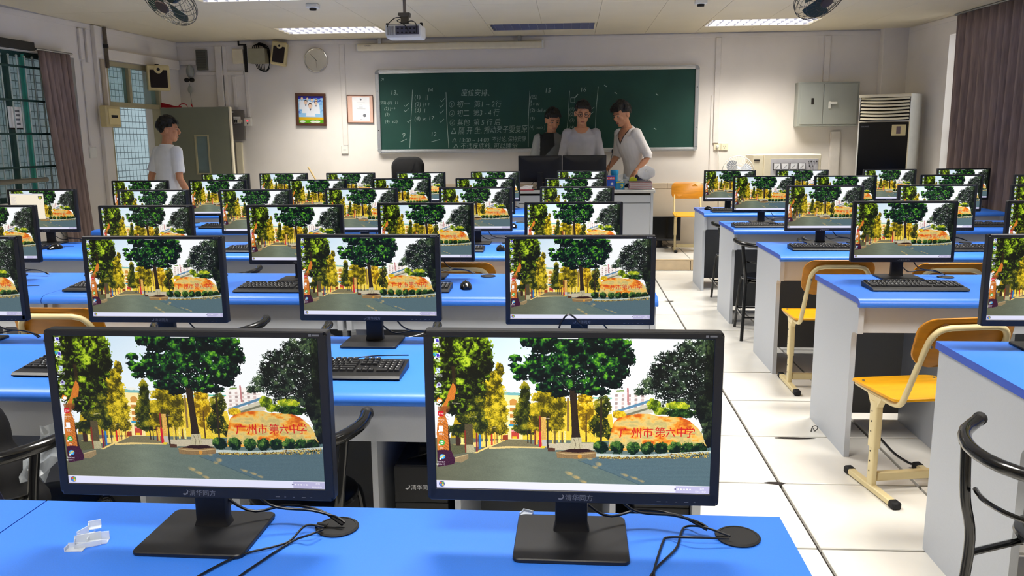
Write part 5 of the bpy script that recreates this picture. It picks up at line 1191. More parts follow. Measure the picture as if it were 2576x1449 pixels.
# voltage regulator cabinet with meters
YV = 10.3
vr = thing('voltage_regulator', 'cream regulator cabinet with four meters on its front', 'cabinet', (2.64, YV, PLAT)); VH = 1.315 - PLAT
m = MB(); m.box(-.30, .375, 0, .45, 0, VH, bev=.008); m.box(-.43, -.30, .02, .45, 0, VH - .005, bev=.006); m.build('body', M_CREAM, vr)
m = MB(); m.box(-.22, .34, -.004, .0, .5, VH - .055, bev=.001); m.build('meter_panel', mat('meter_panel', (196, 194, 196), .5), vr)
for k in range(4):
    m = MB(); x = -.19 + k * .098; z = VH - .19; m.box(x, x + .086, -.014, -.004, z, z + .088, bev=.003); mt = m.build('meter', M_DARKGAP, vr)
    m = MB(); m.box(x + .006, x + .08, -.0155, -.014, z + .012, z + .082); m.build('dial', M_PAPER, mt)
    m = MB(); m.prism([(x + .02, z + .02), (x + .062, z + .06), (x + .06, z + .062), (x + .018, z + .022)], 'y', -.0168, -.016); m.build('needle', M_DARKGAP, mt)
for j in range(2):
    for k in range(4 if j == 0 else 2):
        m = MB(); m.lathe([(.009, -.004), (.008, -.012), (.001, -.013)], 12, (.225 + k * .032 + (j * .016 if j else 0), 0, VH - .085 - j * .055), 'y'); m.build('knob', M_DARKGAP if (k + j) % 2 else M_LOGO, vr, 40)
m = MB(); m.box(-.415, -.35, .014, .02, VH - .08, VH - .06); m.build('slot', M_DARKGAP, vr)
for k in range(3):
    for q in range(2):
        m = MB(); m.box(-.41 + q * .05, -.375 + q * .05, .015, .02, VH - .30 - k * .03, VH - .288 - k * .03); m.build('vent_slot', M_DARKGAP, vr)

# pedestal fan behind the last row
c = PY(1856, 432, 10.1); pfn = thing('pedestal_fan', 'pale pedestal fan with a wire guard beside the regulator cabinet', 'fan', (c.x, 10.1, PLAT)); fz = c.z - PLAT
m = MB(); m.lathe([(.19, 0), (.2, .012), (.17, .03), (.03, .05), (.02, .08)], 28); m.build('base', M_PLASTIC, pfn, 40)
m = MB(); m.tube([(0, 0, .05), (0, 0, fz - .05)], .014, 12); m.build('pole', M_PLASTIC, pfn, 40)
m = MB(); m.lathe([(.03, .16), (.06, .12), (.065, .06), (.04, .03), (.02, .0)], 20, (0, 0, fz), 'y'); m.build('motor', M_PLASTIC, pfn, 40)
FR = .185
m = MB(); m.tube([(FR * math.cos(RAD(a)), 0, fz + FR * math.sin(RAD(a))) for a in range(0, 360, 8)], .005, 6, closed=True); m.tube([(FR * .5 * math.cos(RAD(a)), -.045, fz + FR * .5 * math.sin(RAD(a))) for a in range(0, 360, 10)], .0018, 4, closed=True)
for a in range(0, 360, 9): q = Vector((math.cos(RAD(a)), 0, math.sin(RAD(a)))); m.tube([q * .03 + Vector((0, -.05, fz)), q * .12 + Vector((0, -.048, fz)), q * FR + Vector((0, 0, fz))], .0013, 4)
m.build('guard', M_PLASTIC, pfn, 60)
for k in range(3):
    m = MB(); n = 10; rr = []
    for i in range(n + 1):
        a = RAD(k * 120 + -20 + 70 * i / n); tw = .03 * (i / n - .5)
        rr.append([(r_ * math.cos(a), -.01 + tw + o_, fz + r_ * math.sin(a)) for r_, o_ in ((.03, 0), (.155 * math.sin(PI * (.25 + .5 * i / n)) + .01, 0), (.155 * math.sin(PI * (.25 + .5 * i / n)) + .01, .002), (.03, .002))])
    m.loft(rr); m.build('blade', mat('fan_blade', (206, 214, 226), .2, alpha=.75), pfn, 60)
m = MB(); m.lathe([(.001, -.056), (.03, -.054), (.035, -.04), (.03, .02)], 18, (0, 0, fz), 'y'); m.build('hub', M_PLASTIC, pfn, 40)

# office chair behind the podium end
oc = thing('office_chair', 'black padded office chair with rounded back in front of the chalkboard', 'chair', (-2.02, 10.34, PLAT))
m = MB(); m.loft([[(x * k, y + .08 * (x / .2) ** 2 * -1, (z - .9) * k + .9) for x, z in rrect(-.205, .205, .66, 1.19, .12, 7)] for k, y in ((.9, -.015), (1, .01), (1, .04), (.9, .065))]); m.build('backrest', mat('black_fabric', (14, 14, 15), .85, bump=.4, bscale=500), oc, 50)
m = MB(); m.loft([[(x * k, (y - .28) * k + .28, z) for x, y in rrect(-.23, .23, .06, .5, .1, 6)] for k, z in ((.92, .43), (1, .45), (1, .49), (.93, .52))]); m.build('seat', MATS['black_fabric'], oc, 50)
m = MB(); m.tube([(0, .28, .08), (0, .28, .44)], .025, 12); m.build('gas_column', M_BLK, oc, 40)
m = MB(); m.tube(bez([(0, .3, .43), (0, .1, .43), (0, .06, .5), (0, .05, .7)], 16), .025, 8, flat=.4); m.build('back_bar', M_BLK, oc, 40)
for k in range(5):
    a = RAD(72 * k + 18); m = MB(); m.tube([(0, .28, .09), (.26 * math.cos(a), .28 + .26 * math.sin(a), .065)], [.025, .016], 8); sp_ = m.build('base_arm', M_BLK, oc, 40)
    m = MB(); m.lathe([(.001, -.011), (.024, -.011), (.026, 0), (.024, .011), (.001, .011)], 14, (.26 * math.cos(a), .28 + .26 * math.sin(a), .027), 'x'); m.build('caster', M_RUBBER, sp_, 40)

# podium clutter
CART = mat('blue_carton', (36, 84, 190), .4)
t = thing('carton', 'blue drink carton with red and white print on the podium', 'carton', (.475, 9.80, pz)); m = MB(); m.box(-.047, .047, 0, .06, 0, .165, bev=.003); m.build('box', CART, t)
m = MB(); m.box(-.046, .046, -.0008, 0, .004, .036); m.box(-.046, .046, -.0008, 0, .118, .15); m.build('red_band', mat('print_red', (206, 40, 60), .5), t)
m = MB()
for k in range(6): m.box(-.042 + k * .0142, -.034 + k * .0142, -.0014, -.0008, .011 + .004 * (k % 2), .028); m.box(-.042 + k * .0142, -.035 + k * .0142, -.0014, -.0008, .124, .142 + .003 * (k % 2))
m.prism([(.012 + .02 * math.cos(RAD(a)) * (1 if a % 60 else .5), .07 + .02 * math.sin(RAD(a)) * (1 if a % 60 else .5)) for a in range(0, 360, 30)], 'y', -.0014, -.0008); tag(m.build('print', M_WHITEPRINT, t), kind='stuff')
t = thing('cup', 'turquoise blue lidded plastic cup behind the cartons on the podium', 'cup', (.525, 9.99, pz)); m = MB(); m.lathe([(.036, 0), (.038, .005), (.040, .17), (.038, .172)], 24); m.build('cup_body', mat('cup_blue', (30, 150, 206), .3), t, 40)
m = MB(); m.lathe([(.046, .17), (.048, .178), (.048, .215), (.044, .222), (.001, .223)], 24); m.build('lid', MATS['cup_blue'], t, 40)
t = thing('carton', 'small blue and yellow box at the front of the podium', 'box', (.585, 9.80, pz)); m = MB(); m.box(-.047, .047, 0, .08, 0, .092, bev=.003); m.build('box', mat('small_box_blue', (40, 130, 176), .45), t)
m = MB(); write(m, '9', -.005, .02, .075, -.0008, tilt=-.2); m.prism([(-.044, .078), (.02, .085), (.044, .08), (.044, .09), (-.044, .09)], 'y', -.0012, -.0002); m.build('yellow_print', mat('print_yellow', (226, 206, 40), .5), t)
crumple('plastic_bag', 'clear plastic bag lying between the cup and the books on the podium', 'bag', (.615, 10.10, pz), [(-.07, -.05, 0), (.06, -.05, .0), (.09, .02, .12), (.03, .05, .15), (-.05, .04, .1), (-.09, .01, .03)], M_FILM, 5, .03)
tag(crumple('newspaper', None, None, (.81, 9.86, pz), [(-.17, -.1, 0), (.17, -.1, .0), (.17, .12, 0), (-.17, .12, 0)], M_PAPER, 8, .004, thick=.004, sub=1), 'folded white newspaper lying under the stack of books', 'newspaper')
zb = pz + .0125
M_PAGES = mat('book_pages', (196, 186, 184), .8, vary=.15, scale=240, stretch=(.05, .05, 1))
for k, (wd, dp, th, dx, col, lab) in enumerate(((.27, .19, .024, .0, (196, 52, 66), 'red covered book at the bottom of the stack on the podium'), (.27, .19, .024, .004, (206, 200, 196), 'pale covered book second from the bottom of the stack on the podium'), (.265, .185, .022, -.004, (214, 70, 84), 'pink red covered book third from the bottom of the podium stack'), (.27, .19, .014, -.01, (70, 62, 66), 'dark covered book on top of the stack on the podium'))):
    t = thing('book', lab, 'book', (.82 + dx, 9.88, zb), group='books stacked on the podium')
    m = MB(); m.box(-wd / 2, wd / 2, -dp / 2, dp / 2, 0, .002); m.box(-wd / 2, wd / 2, -dp / 2, dp / 2, th - .002, th); m.box(wd / 2 - .002, wd / 2, -dp / 2, dp / 2, .002, th - .002); m.build('cover', mat(f'cover_{col[0]}_{col[1]}', col, .5), t)
    m = MB(); m.box(-wd / 2 + .004, wd / 2 - .002, -dp / 2 + .004, dp / 2 - .004, .002, th - .002); m.build('pages', M_PAGES, t); zb += th + .0004
t = thing('box', 'yellow green packet on the stack of books', 'packet', (.735, 9.87, zb)); m = MB(); m.prism([(-.045, 0), (.05, 0), (.045, .03), (.0, .048), (-.035, .035)], 'y', -.03, .03); m.build('packet', mat('lime', (206, 214, 40), .5), t)
pc = MB(); n = 20; rr = []
for j in range(6):
    q = j / 5; rr.append([((.018 + .085 * q) * math.cos(2 * PI * k / n), -.05 * q * q + (.012 * math.sin(5 * 2 * PI * k / n) * q), (.018 + .085 * q) * math.sin(2 * PI * k / n) * .92) for k in range(n)])
pc.loft(rr, caps=False); pc.add(rr[0], [tuple(range(n))]); me = pc.mesh('paper_plate', M_PAPER, 60); o = link('paper_plate', me, None, (.885, 9.85, zb + .118), (RAD(28), 0, 0)); tag(o, 'crumpled white paper plate leaning on top of the books', 'plate'); s_ = o.modifiers.new('thick', 'SOLIDIFY'); s_.thickness = .0015
tag(crumple('paper', None, None, (-.52, 9.79, pz), [(-.07, -.03, 0), (.07, -.03, .0), (.08, .03, .05), (.02, .03, .06), (-.07, .03, .03)], M_PAPER, 12, .01, sub=2), 'loose crumpled papers under the podium monitor', 'paper')
t = thing('book', 'flat red book at the podium edge below the slotted monitor', 'book', (-.52, 9.735, pz)); m = MB(); m.box(-.09, .09, -.02, .015, 0, .012, bev=.002); m.build('cover', mat('dark_red', (168, 36, 50), .5), t)
a, c = PY(1529, 437, 9.95), PY(1541, 375, 9.95); t = thing('microphone', 'thin black gooseneck microphone standing on the podium', 'microphone', (a.x - .01, 9.95, pz))
m = MB(); m.box(-.035, .035, -.05, .03, 0, .03, bev=.008); m.build('base', M_BLK, t)
m = MB(); m.tube(bez([(0, 0, .03), (a.x - t.location.x, 0, a.z - pz), (c.x - t.location.x, 0, c.z - pz - .04)], 20), .0035, 8); m.build('gooseneck', M_BLK, t, 40)
m = MB(); q = Vector((c.x - t.location.x, 0, c.z - pz)); m.tube([q - Vector((.006, 0, .045)), q - Vector((.003, 0, .02)), q], [.006, .009, .006], 10); m.build('head', M_RUBBER, t, 40)

# spare monitors standing on the platform against the wall
for x, y, rz, lab in ((1.16, 10.70, .05, 'switched off spare monitor on the platform floor beside the podium'), (1.88, 10.70, -.03, 'switched off spare monitor on the platform floor behind the last row, curtain side')):
    o = place(mon0, True, (x, y, PLAT), rz, lab, None)
    for chd in o.children:
        if chd.name.startswith('screen'): chd.data = chd.data.copy(); chd.data.materials[0] = M_BLKGLOSS
t = thing('bag', 'dark bag slumped on the platform under the yellow chair', 'bag', (1.74, 9.98, PLAT)); m = MB(); m.ball((0, 0, .07), (.14, .08, .068), 16, 10); m.ball((.06, .0, .12), (.07, .06, .05), 12, 8); me = remeshed(m, .012, 4); me.materials.append(MATS['dark_cloth']); link('body', me, t)
a, c = PY(775, 420, 10.72), PY(790, 445, 10.72); d_ = (c - a).normalized(); q = a + d_ * ((a.z - PLAT - .1) / -d_.z)
t = thing('broom', 'broom with a tan wooden handle leaning near the wall', 'broom', (q.x, 10.72, PLAT)); m = MB(); m.tube([(0, 0, .1), tuple(a + d_ * 0 - Vector((q.x, 10.72, PLAT)))], .011, 10); m.build('handle', mat('tan_wood', (196, 170, 120), .5), t, 40)
m = MB(); m.box(-.14, .14, -.02, .02, .09, .12, bev=.006); m.build('head', M_WOOD, t)
m = MB()
for k in range(18): m.prism([(-.13 + k * .0145, 0), (-.12 + k * .0145, 0), (-.121 + k * .0145, .09), (-.129 + k * .0145, .09)], 'y', -.012, .012)
tag(m.build('bristles', M_DADO, t), kind='stuff')

# red scarf pieces on the door and switch panel
def ribbon(t, pts, wd, th=.003):
    m = MB(); p = bez(pts, 24); m.loft([[(v.x, v.y - th, v.z - wd[0] * (1 - i / (len(p) - 1)) - wd[1] * i / (len(p) - 1)), (v.x, v.y + th, v.z - wd[0] * (1 - i / (len(p) - 1)) - wd[1] * i / (len(p) - 1)), (v.x, v.y + th, v.z), (v.x, v.y - th, v.z)] for i, v in enumerate(p)]); return m.build('cloth', M_RED, t, 40)
p = PY(395, 262, 10.40); t = thing('scarf', 'red cloth strip draped along the top of the open door', 'scarf', (p.x, 10.43, LH + .001))
ribbon(t, [(0, 0, .07), (.1, 0, .05), (.22, .0, .02), (.30, .01, .014)], (.068, .012)); ribbon(t, [(.26, -.005, .016), (.31, -.005, .05), (.36, 0, .045), (.38, .005, .015)], (.014, .012)); ribbon(t, [(.43, 0, .06), (.445, 0, .03), (.45, 0, .012)], (.04, .012))
p = PY(562, 275, 10.72); t = thing('scarf', 'red cloth strip hanging from the grey switch panel', 'scarf', (p.x - .03, 10.72, p.z))
ribbon(t, [(0, 0, 0), (.03, 0, .01), (.06, .0, -.02)], (.14, .06)); ribbon(t, [(0, 0, -.11), (.05, -.005, -.14), (.09, 0, -.17), (.10, 0, -.26)], (.09, .05)); 
m = MB(); m.tube([(.0, .0, -.03), (.05, .12, -.03), (.10, .150, -.03)], .008, 8); m.build('hook', M_STEEL, t, 40)

# ------------------------------------------------------------------ the door wall's fittings
def lbox(name, label, cat, s0, s1, z0, z1, off, d, m_, bev=.004):
    t = thing(name, label, cat); at_left(t); m = MB(); m.box(s0, s1, -off - d, -off, z0, z1, bev=bev); m.build('body', m_, t); return t
t = lbox('breaker_box', 'cream plastic breaker box on the pillar beside the doorway', 'box', -1.79, -1.53, 1.70, 1.94, .052, .09, M_CREAMDK, .012)
m = MB(); m.box(-1.76, -1.56, -.152, -.142, 1.73, 1.91, bev=.01); m.build('cover', mat('box_cream', (226, 208, 150), .45), t)
m = MB(); m.box(-1.72, -1.61, -.156, -.152, 1.805, 1.835); m.build('window_slot', M_DARKGAP, t)
lbox('cable_trunking', 'painted upright trunking at the left of the doorway pillar', 'trunking', -1.97, -1.91, 2.42, ZC - .065, .0, .03, M_TRK)
lbox('cable_trunking', 'painted upright trunking right beside the doorway pillar', 'trunking', -1.86, -1.80, 2.40, ZC - .065, .0, .03, M_TRK)
lbox('cable_trunking', 'long painted trunking running down to the breaker box', 'trunking', -1.70, -1.64, 1.942, 2.45, .052, .025, mat('dull_trunking', (176, 164, 144), .55))
lbox('cable_trunking', 'thin painted trunking running down to the low switch plate', 'trunking', -1.95, -1.92, 1.5, 2.41, .0, .02, M_TRK)
t = lbox('switch', 'painted switch plate low beside the drawn curtain', 'switch', -1.96, -1.84, 1.36, 1.48, .0, .015, M_PLASTIC)
t = at_left(thing('pipe', 'dark stained pipe running down the doorway pillar from the ceiling', 'pipe')); m = MB(); m.tube([(-1.59, -.075, ZC - .01), (-1.59, -.075, 2.36)], .02, 10); m.build('tube', mat('dark_pipe', (92, 82, 68), .6, vary=.4, scale=14), t, 40)
m = MB(); m.tube([(-1.59, -.075, 2.62), (-1.59, -.075, 2.58)], .027, 10); m.build('coupling', M_DARKGAP, t, 40)
t = at_left(thing('notice', 'white printed notice hung behind the window bars', 'notice')); m = MB(); m.box(-3.0, -2.82, .088, .092, 1.68, 1.885); m.build('sheet', M_PAPER, t)
m = MB()
for k in range(4): m.box(-2.93 if k % 2 else -2.9, -2.85, .0865, .088, 1.71 + k * .042, 1.73 + k * .042)
tag(m.build('print', M_LOGO, t), kind='stuff'); m = MB(); m.box(-3.02, -2.80, .085, .095, 1.665, 1.68); m.build('clip_rail', M_DARKGAP, t)

# ------------------------------------------------------------------ on the ceiling
M_TUBEON = mat('lit_tube', (255, 252, 245), .5, emit=9., vary=0); M_TUBEOFF = mat('dark_tube', (206, 214, 226), .3)
M_LOUV = mat('louvre_metal', (196, 198, 206), .25, metal=.85, vary=.02)
M_BLADE = mat('louvre_blade', (150, 152, 172), .35, metal=.3, vary=.02); M_RAIL_LIT = mat('louvre_rail', (236, 236, 240), .4, vary=.02)
def make_light(on, label):
    t = thing('ceiling_light', label, 'light'); hw, hd = .626, .286
    m = MB()
    for a in ((-hw, hw, -hd, -hd + .012), (-hw, hw, hd - .012, hd), (-hw, -hw + .022, -hd + .012, hd - .012), (hw - .022, hw, -hd + .012, hd - .012)): m.box(*a, -.001, .085)
    m.box(-hw, hw, -hd, hd, .085, .09); m.build('housing', M_CEIL, t)
    m = MB(); m.box(-hw + .022, hw - .022, -hd + .012, hd - .012, .079, .084); m.build('reflector', M_RAIL_LIT if on else M_BLADE, t)  # lit look put into the colour: reflector and rails greyer when off
    for k in range(3):
        m = MB(); y = -.183 + k * .183; m.tube([(-hw + .03, y, .062), (hw - .03, y, .062)], .012, 8); m.build('tube', M_TUBEON if on else M_TUBEOFF, t, 40)
    for k in range(4):
        m = MB(); y = -.273 + k * .182; m.box(-hw + .023, hw - .023, y - .0012, y + .0012, .001, .045); m.build('louvre_rail', M_RAIL_LIT if on else M_BLADE, t)
    for k in range(12):
        x = -hw + .062 + k * .1005; m = MB(); m.box(x - .0012, x + .0012, -hd + .013, hd - .013, .002, .044); m.build('louvre_blade', M_BLADE, t)
    return t
lt = make_light(True, None); used = False
for x, y, lab in ((-2.85, 10.06, 'lit louvred ceiling light of the front row above the clock'), (2.19, 10.06, 'lit louvred ceiling light of the front row near the air conditioner'), (-2.85, 7.64, 'lit louvred ceiling light of the second row, at the top edge past the fan'), (-.33, 7.64, 'lit louvred ceiling light of the second row beyond the projector pole')):
    place(lt, used, (x, y, ZC), 0, lab, None); used = True
lo_ = make_light(False, 'unlit louvred ceiling light in the middle of the front row'); lo_.location = (-.33, 10.08, ZC)
for px, py, lab in ((787, 18, 'small white ceiling detector near the projector'), (1763, 8, 'small white ceiling detector nearer the curtain wall')):
    p = PZ(px, py, ZC - .03); t = thing('detector', lab, 'detector', (p.x, p.y, ZC)); m = MB(); m.box(-.055, .055, -.055, .055, -.04, -.0005, bev=.006); m.build('base', M_PLASTIC, t)
    m = MB(); m.lathe([(.035, -.04), (.033, -.06), (.001, -.062)], 16); m.build('sensor', M_DARKGAP, t, 40)
a, c = PY(895, 97, 10.82), PY(1365, 108, 10.82); t = thing('projection_screen', 'long white projection screen case under the ceiling above the chalkboard', 'screen', ((a.x + c.x) / 2, YF - .007, ZC - .155)); w_ = c.x - a.x
m = MB(); m.prism(rrect(-.09, 0, 0, .085, .02, 4), 'x', -w_ / 2, w_ / 2); m.build('case', M_CREAM, t, 40)
for sx in (-1, 1):
    m = MB(); m.box(sx * w_ / 2 - .012 * (sx > 0), sx * w_ / 2 + .012 * (sx < 0) + .012 * (sx > 0), -.095, 0, -.004, .09, bev=.003); m.build('end_cap', M_PLASTIC, t)
m = MB(); write(m, 'SCREEN', -w_ / 2 + .1, .05, .025, -.0905); m.build('lettering', M_DARKGAP, t)
for x in (-.9, .9):
    m = MB(); m.box(x - .02, x + .02, -.07, -.03, .085, .154); m.build('hanger', M_STEEL, t)

# projector on its pole
YJ = 7.62; a, c = PY(968, 62, YJ), PY(1060, 93, YJ); xj = (a.x + c.x) / 2
pj = thing('projector', 'white ceiling projector hanging on a grey pole', 'projector', (xj, YJ, ZC)); zt, zb_ = a.z - ZC, c.z - ZC
w_ = (c.x - a.x) / 2
m = MB(); m.loft([[(x * k, (y - .12) * k + .12, z) for x, y in rrect(-w_, w_, 0, .25, .02, 4)] for k, z in ((.94, zb_), (1, zb_ + .02), (1, zt - .012), (.96, zt))]); m.build('body', M_PLASTIC, pj, 35)
m = MB(); m.box(-w_ * .42, w_ * .86, -.003, .004, zb_ + .025, zt - .014); bk = m.build('connector_panel', mat('connector_grey', (86, 84, 96), .5), pj)
for k in range(10):
    m = MB(); x = -w_ * .34 + (k % 5) * w_ * .23; z = zb_ + .035 + (k // 5) * .035; m.box(x, x + .018, -.006, -.003, z, z + .012, bev=.001); m.build('port', M_DARKGAP, bk)
m = MB()
for k in range(8): m.box(-w_ * .9 + k * .009, -w_ * .9 + k * .009 + .004, -.003, .003, zb_ + .02, zt - .014)
tag(m.build('grille', mat('grille_grey', (120, 118, 112), .6), pj), kind='stuff')
m = MB(); m.lathe([(.001, .262), (.03, .262), (.034, .25), (.03, .24)], 20, (w_ * .5, 0, (zt + zb_) / 2), 'y'); m.build('lens', M_BLKGLOSS, pj, 40)
m = MB(); m.tube([(0, .1, zt + .09), (0, .1, -.001)], .014, 12); m.build('pole', mat('pole_grey', (120, 110, 102), .5), pj, 40)
m = MB(); m.prism([(-.04, zt + .075), (.045, zt + .075), (.05, zt + .11), (-.05, zt + .11), (-.055, zt + .09)], 'y', .06, .14); m.box(-.035, .035, .075, .125, zt + .015, zt + .08, bev=.004); m.box(-.06, .06, .06, .14, zt + .0, zt + .015, bev=.003); m.build('mount', mat('mount_grey', (92, 86, 76), .5), pj, 35)
for sx in (-1, 1):
    m = MB(); m.box(sx * .05, sx * (w_ - .005), .06, .075, zt, zt + .01); m.box(sx * (w_ - .02), sx * (w_ + .002), .05, .08, zt - .01, zt + .02, bev=.003); m.build('mount_arm', M_DARKGAP, pj)
for q in ([(-.03, .08, zt + .07), (-.08, .04, zt + .06), (-.13, .0, zt + .01), (-.14, -.01, zt - .02)], [(.03, .06, zt + .03), (.08, .02, zt + .03), (.12, -.01, zt), (.125, -.012, zb_ + .03)], [(-.04, .05, zt + .05), (-.05, .0, zt + .03), (.02, -.015, zt - .01), (.05, -.012, zb_ + .05)]):
    m = MB(); m.tube(bez(q, 18), .0042, 6); m.build('cable', M_CABLE, pj, 60)
m = MB(); m.lathe([(.001, -.02), (.05, -.02), (.055, -.006), (.055, -.0005)], 20, (0, .1, 0)); m.build('ceiling_plate', M_STEEL, pj, 40)

# swivelling ceiling fans in wire cages
def ceiling_fan(label, px, py, yy, axis):
    c = PY(px, py, yy); t = thing('ceiling_fan', label, 'fan', (c.x, yy, ZC)); hz = c.z - ZC; ax = Vector(axis).normalized(); Mr = ax.to_track_quat('-Z', 'Y').to_matrix().to_4x4(); C0 = Matrix.Translation((0, 0, hz)) @ Mr
    m = MB(); m.lathe([(.001, -.03), (.06, -.03), (.075, -.012), (.075, -.0005)], 24); m.build('ceiling_cup', M_CREAM, t, 40)
    m = MB(); m.tube([(0, 0, -.02), (0, 0, hz + .13)], .012, 10); m.tube(bez([(0, 0, hz + .13), (.03, 0, hz + .12), (.05, 0, hz + .09)], 10), .012, 8); m.build('rod', M_DARKGAP, t, 40)
    m = MB(); m.T = C0; m.lathe([(.03, .16), (.055, .15), (.062, .07), (.05, .02), (.03, .0)], 20); m.build('motor', mat('fan_green', (20, 48, 42), .35), t, 40)
    m = MB(); m.T = C0; Rc = .20
    for r_, z in ((Rc, .0), (Rc * .97, .022), (Rc * .97, -.022), (Rc * .72, .06), (Rc * .72, -.055), (Rc * .42, -.075)): m.tube([(r_ * math.cos(RAD(a)), r_ * math.sin(RAD(a)), z) for a in range(0, 360, 9)], .0028 if z == 0 else .0018, 5, closed=True)
    for k in range(20):
        q = Vector((math.cos(2 * PI * k / 20), math.sin(2 * PI * k / 20), 0)); s2 = Vector((-q.y, q.x, 0))
        m.tube(bez([q * .05 + Vector((0, 0, .09)), q * .14 + Vector((0, 0, .06)) + s2 * .01, q * Rc, q * .14 + Vector((0, 0, -.055)) + s2 * .02, q * .04 + Vector((0, 0, -.08))], 16), .0015, 4)
    m.build('cage', mat('cage_wire', (74, 72, 64), .4, metal=.4), t, 60)
    m = MB(); m.T = C0; m.lathe([(.001, -.088), (.045, -.085), (.05, -.076), (.001, -.074)], 20); m.build('badge', mat('fan_badge', (50, 36, 32), .4), t, 40)
    for k in range(3):
        m = MB(); m.T = C0 @ Matrix.Rotation(RAD(120 * k + 20), 4, 'Z'); rr = []
        for i in range(9):
            a = RAD(-38 + 76 * i / 8); r2 = .175 - .02 * abs(i - 4) / 4; tw = .05 * (i / 8 - .5)
            rr.append([(.03 * math.cos(a), .03 * math.sin(a), -.02 + tw * .3), (r2 * math.cos(a), r2 * math.sin(a), -.02 + tw), (r2 * math.cos(a), r2 * math.sin(a), -.018 + tw), (.03 * math.cos(a), .03 * math.sin(a), -.018 + tw * .3)])
        m.loft(rr); m.build('blade', MATS['fan_green'], t, 50)
ceiling_fan('dark caged ceiling fan on the door side of the room', 424, -2, 5.5, (-.25, -.50, -.55))
ceiling_fan('dark caged ceiling fan on the curtain side of the room', 2066, -14, 6.1, (.30, -.50, -.55))
# ------------------------------------------------------------------ the people
TORSO = [(.80, .150, .102, 0), (.90, .166, .112, 0), (1.00, .152, .102, 0), (1.10, .143, .095, 0), (1.22, .158, .108, .005), (1.32, .172, .112, .004), (1.385, .168, .098, -.002), (1.43, .118, .076, -.01), (1.475, .066, .058, -.014)]
def hand(mb, W, d, u, k=1.):
    """palm, four unequal curled fingers and a thumb that leaves the side of the palm"""
    d = d.normalized(); u = (u - d * u.dot(d)).normalized(); n = d.cross(u)
    Rm = Matrix((u, d, n)).transposed()
    mb.ball(W + d * .045 * k, (.040 * k, .05 * k, .015 * k), 12, 8, rot=Rm)
    mb.tube([W - d * .03, W + d * .03 * k], [.026, .027], 10)
    for q, (o, ln) in enumerate(((.031, .066), (.0105, .076), (-.0105, .071), (-.031, .055))):
        b0 = W + d * .08 * k + u * o * k; s = (u * o * .35 + d).normalized()
        p1 = b0 + (s * .9 + n * .25) * ln * .5 * k; p2 = p1 + (s * .65 + n * .65) * ln * .3 * k; p3 = p2 + (s * .3 + n * .8) * ln * .25 * k
        mb.tube([b0 - d * .02, b0, p1, p2, p3], [.0085, .0088, .0078, .0072, .0055], 8)
    t0 = W + d * .022 * k + u * .026 * k; mb.tube([t0, t0 + (u * .75 + d * .55 + n * .2) * .032 * k, t0 + (u * .55 + d * .9 + n * .4) * .062 * k], [.012, .0105, .007], 8)

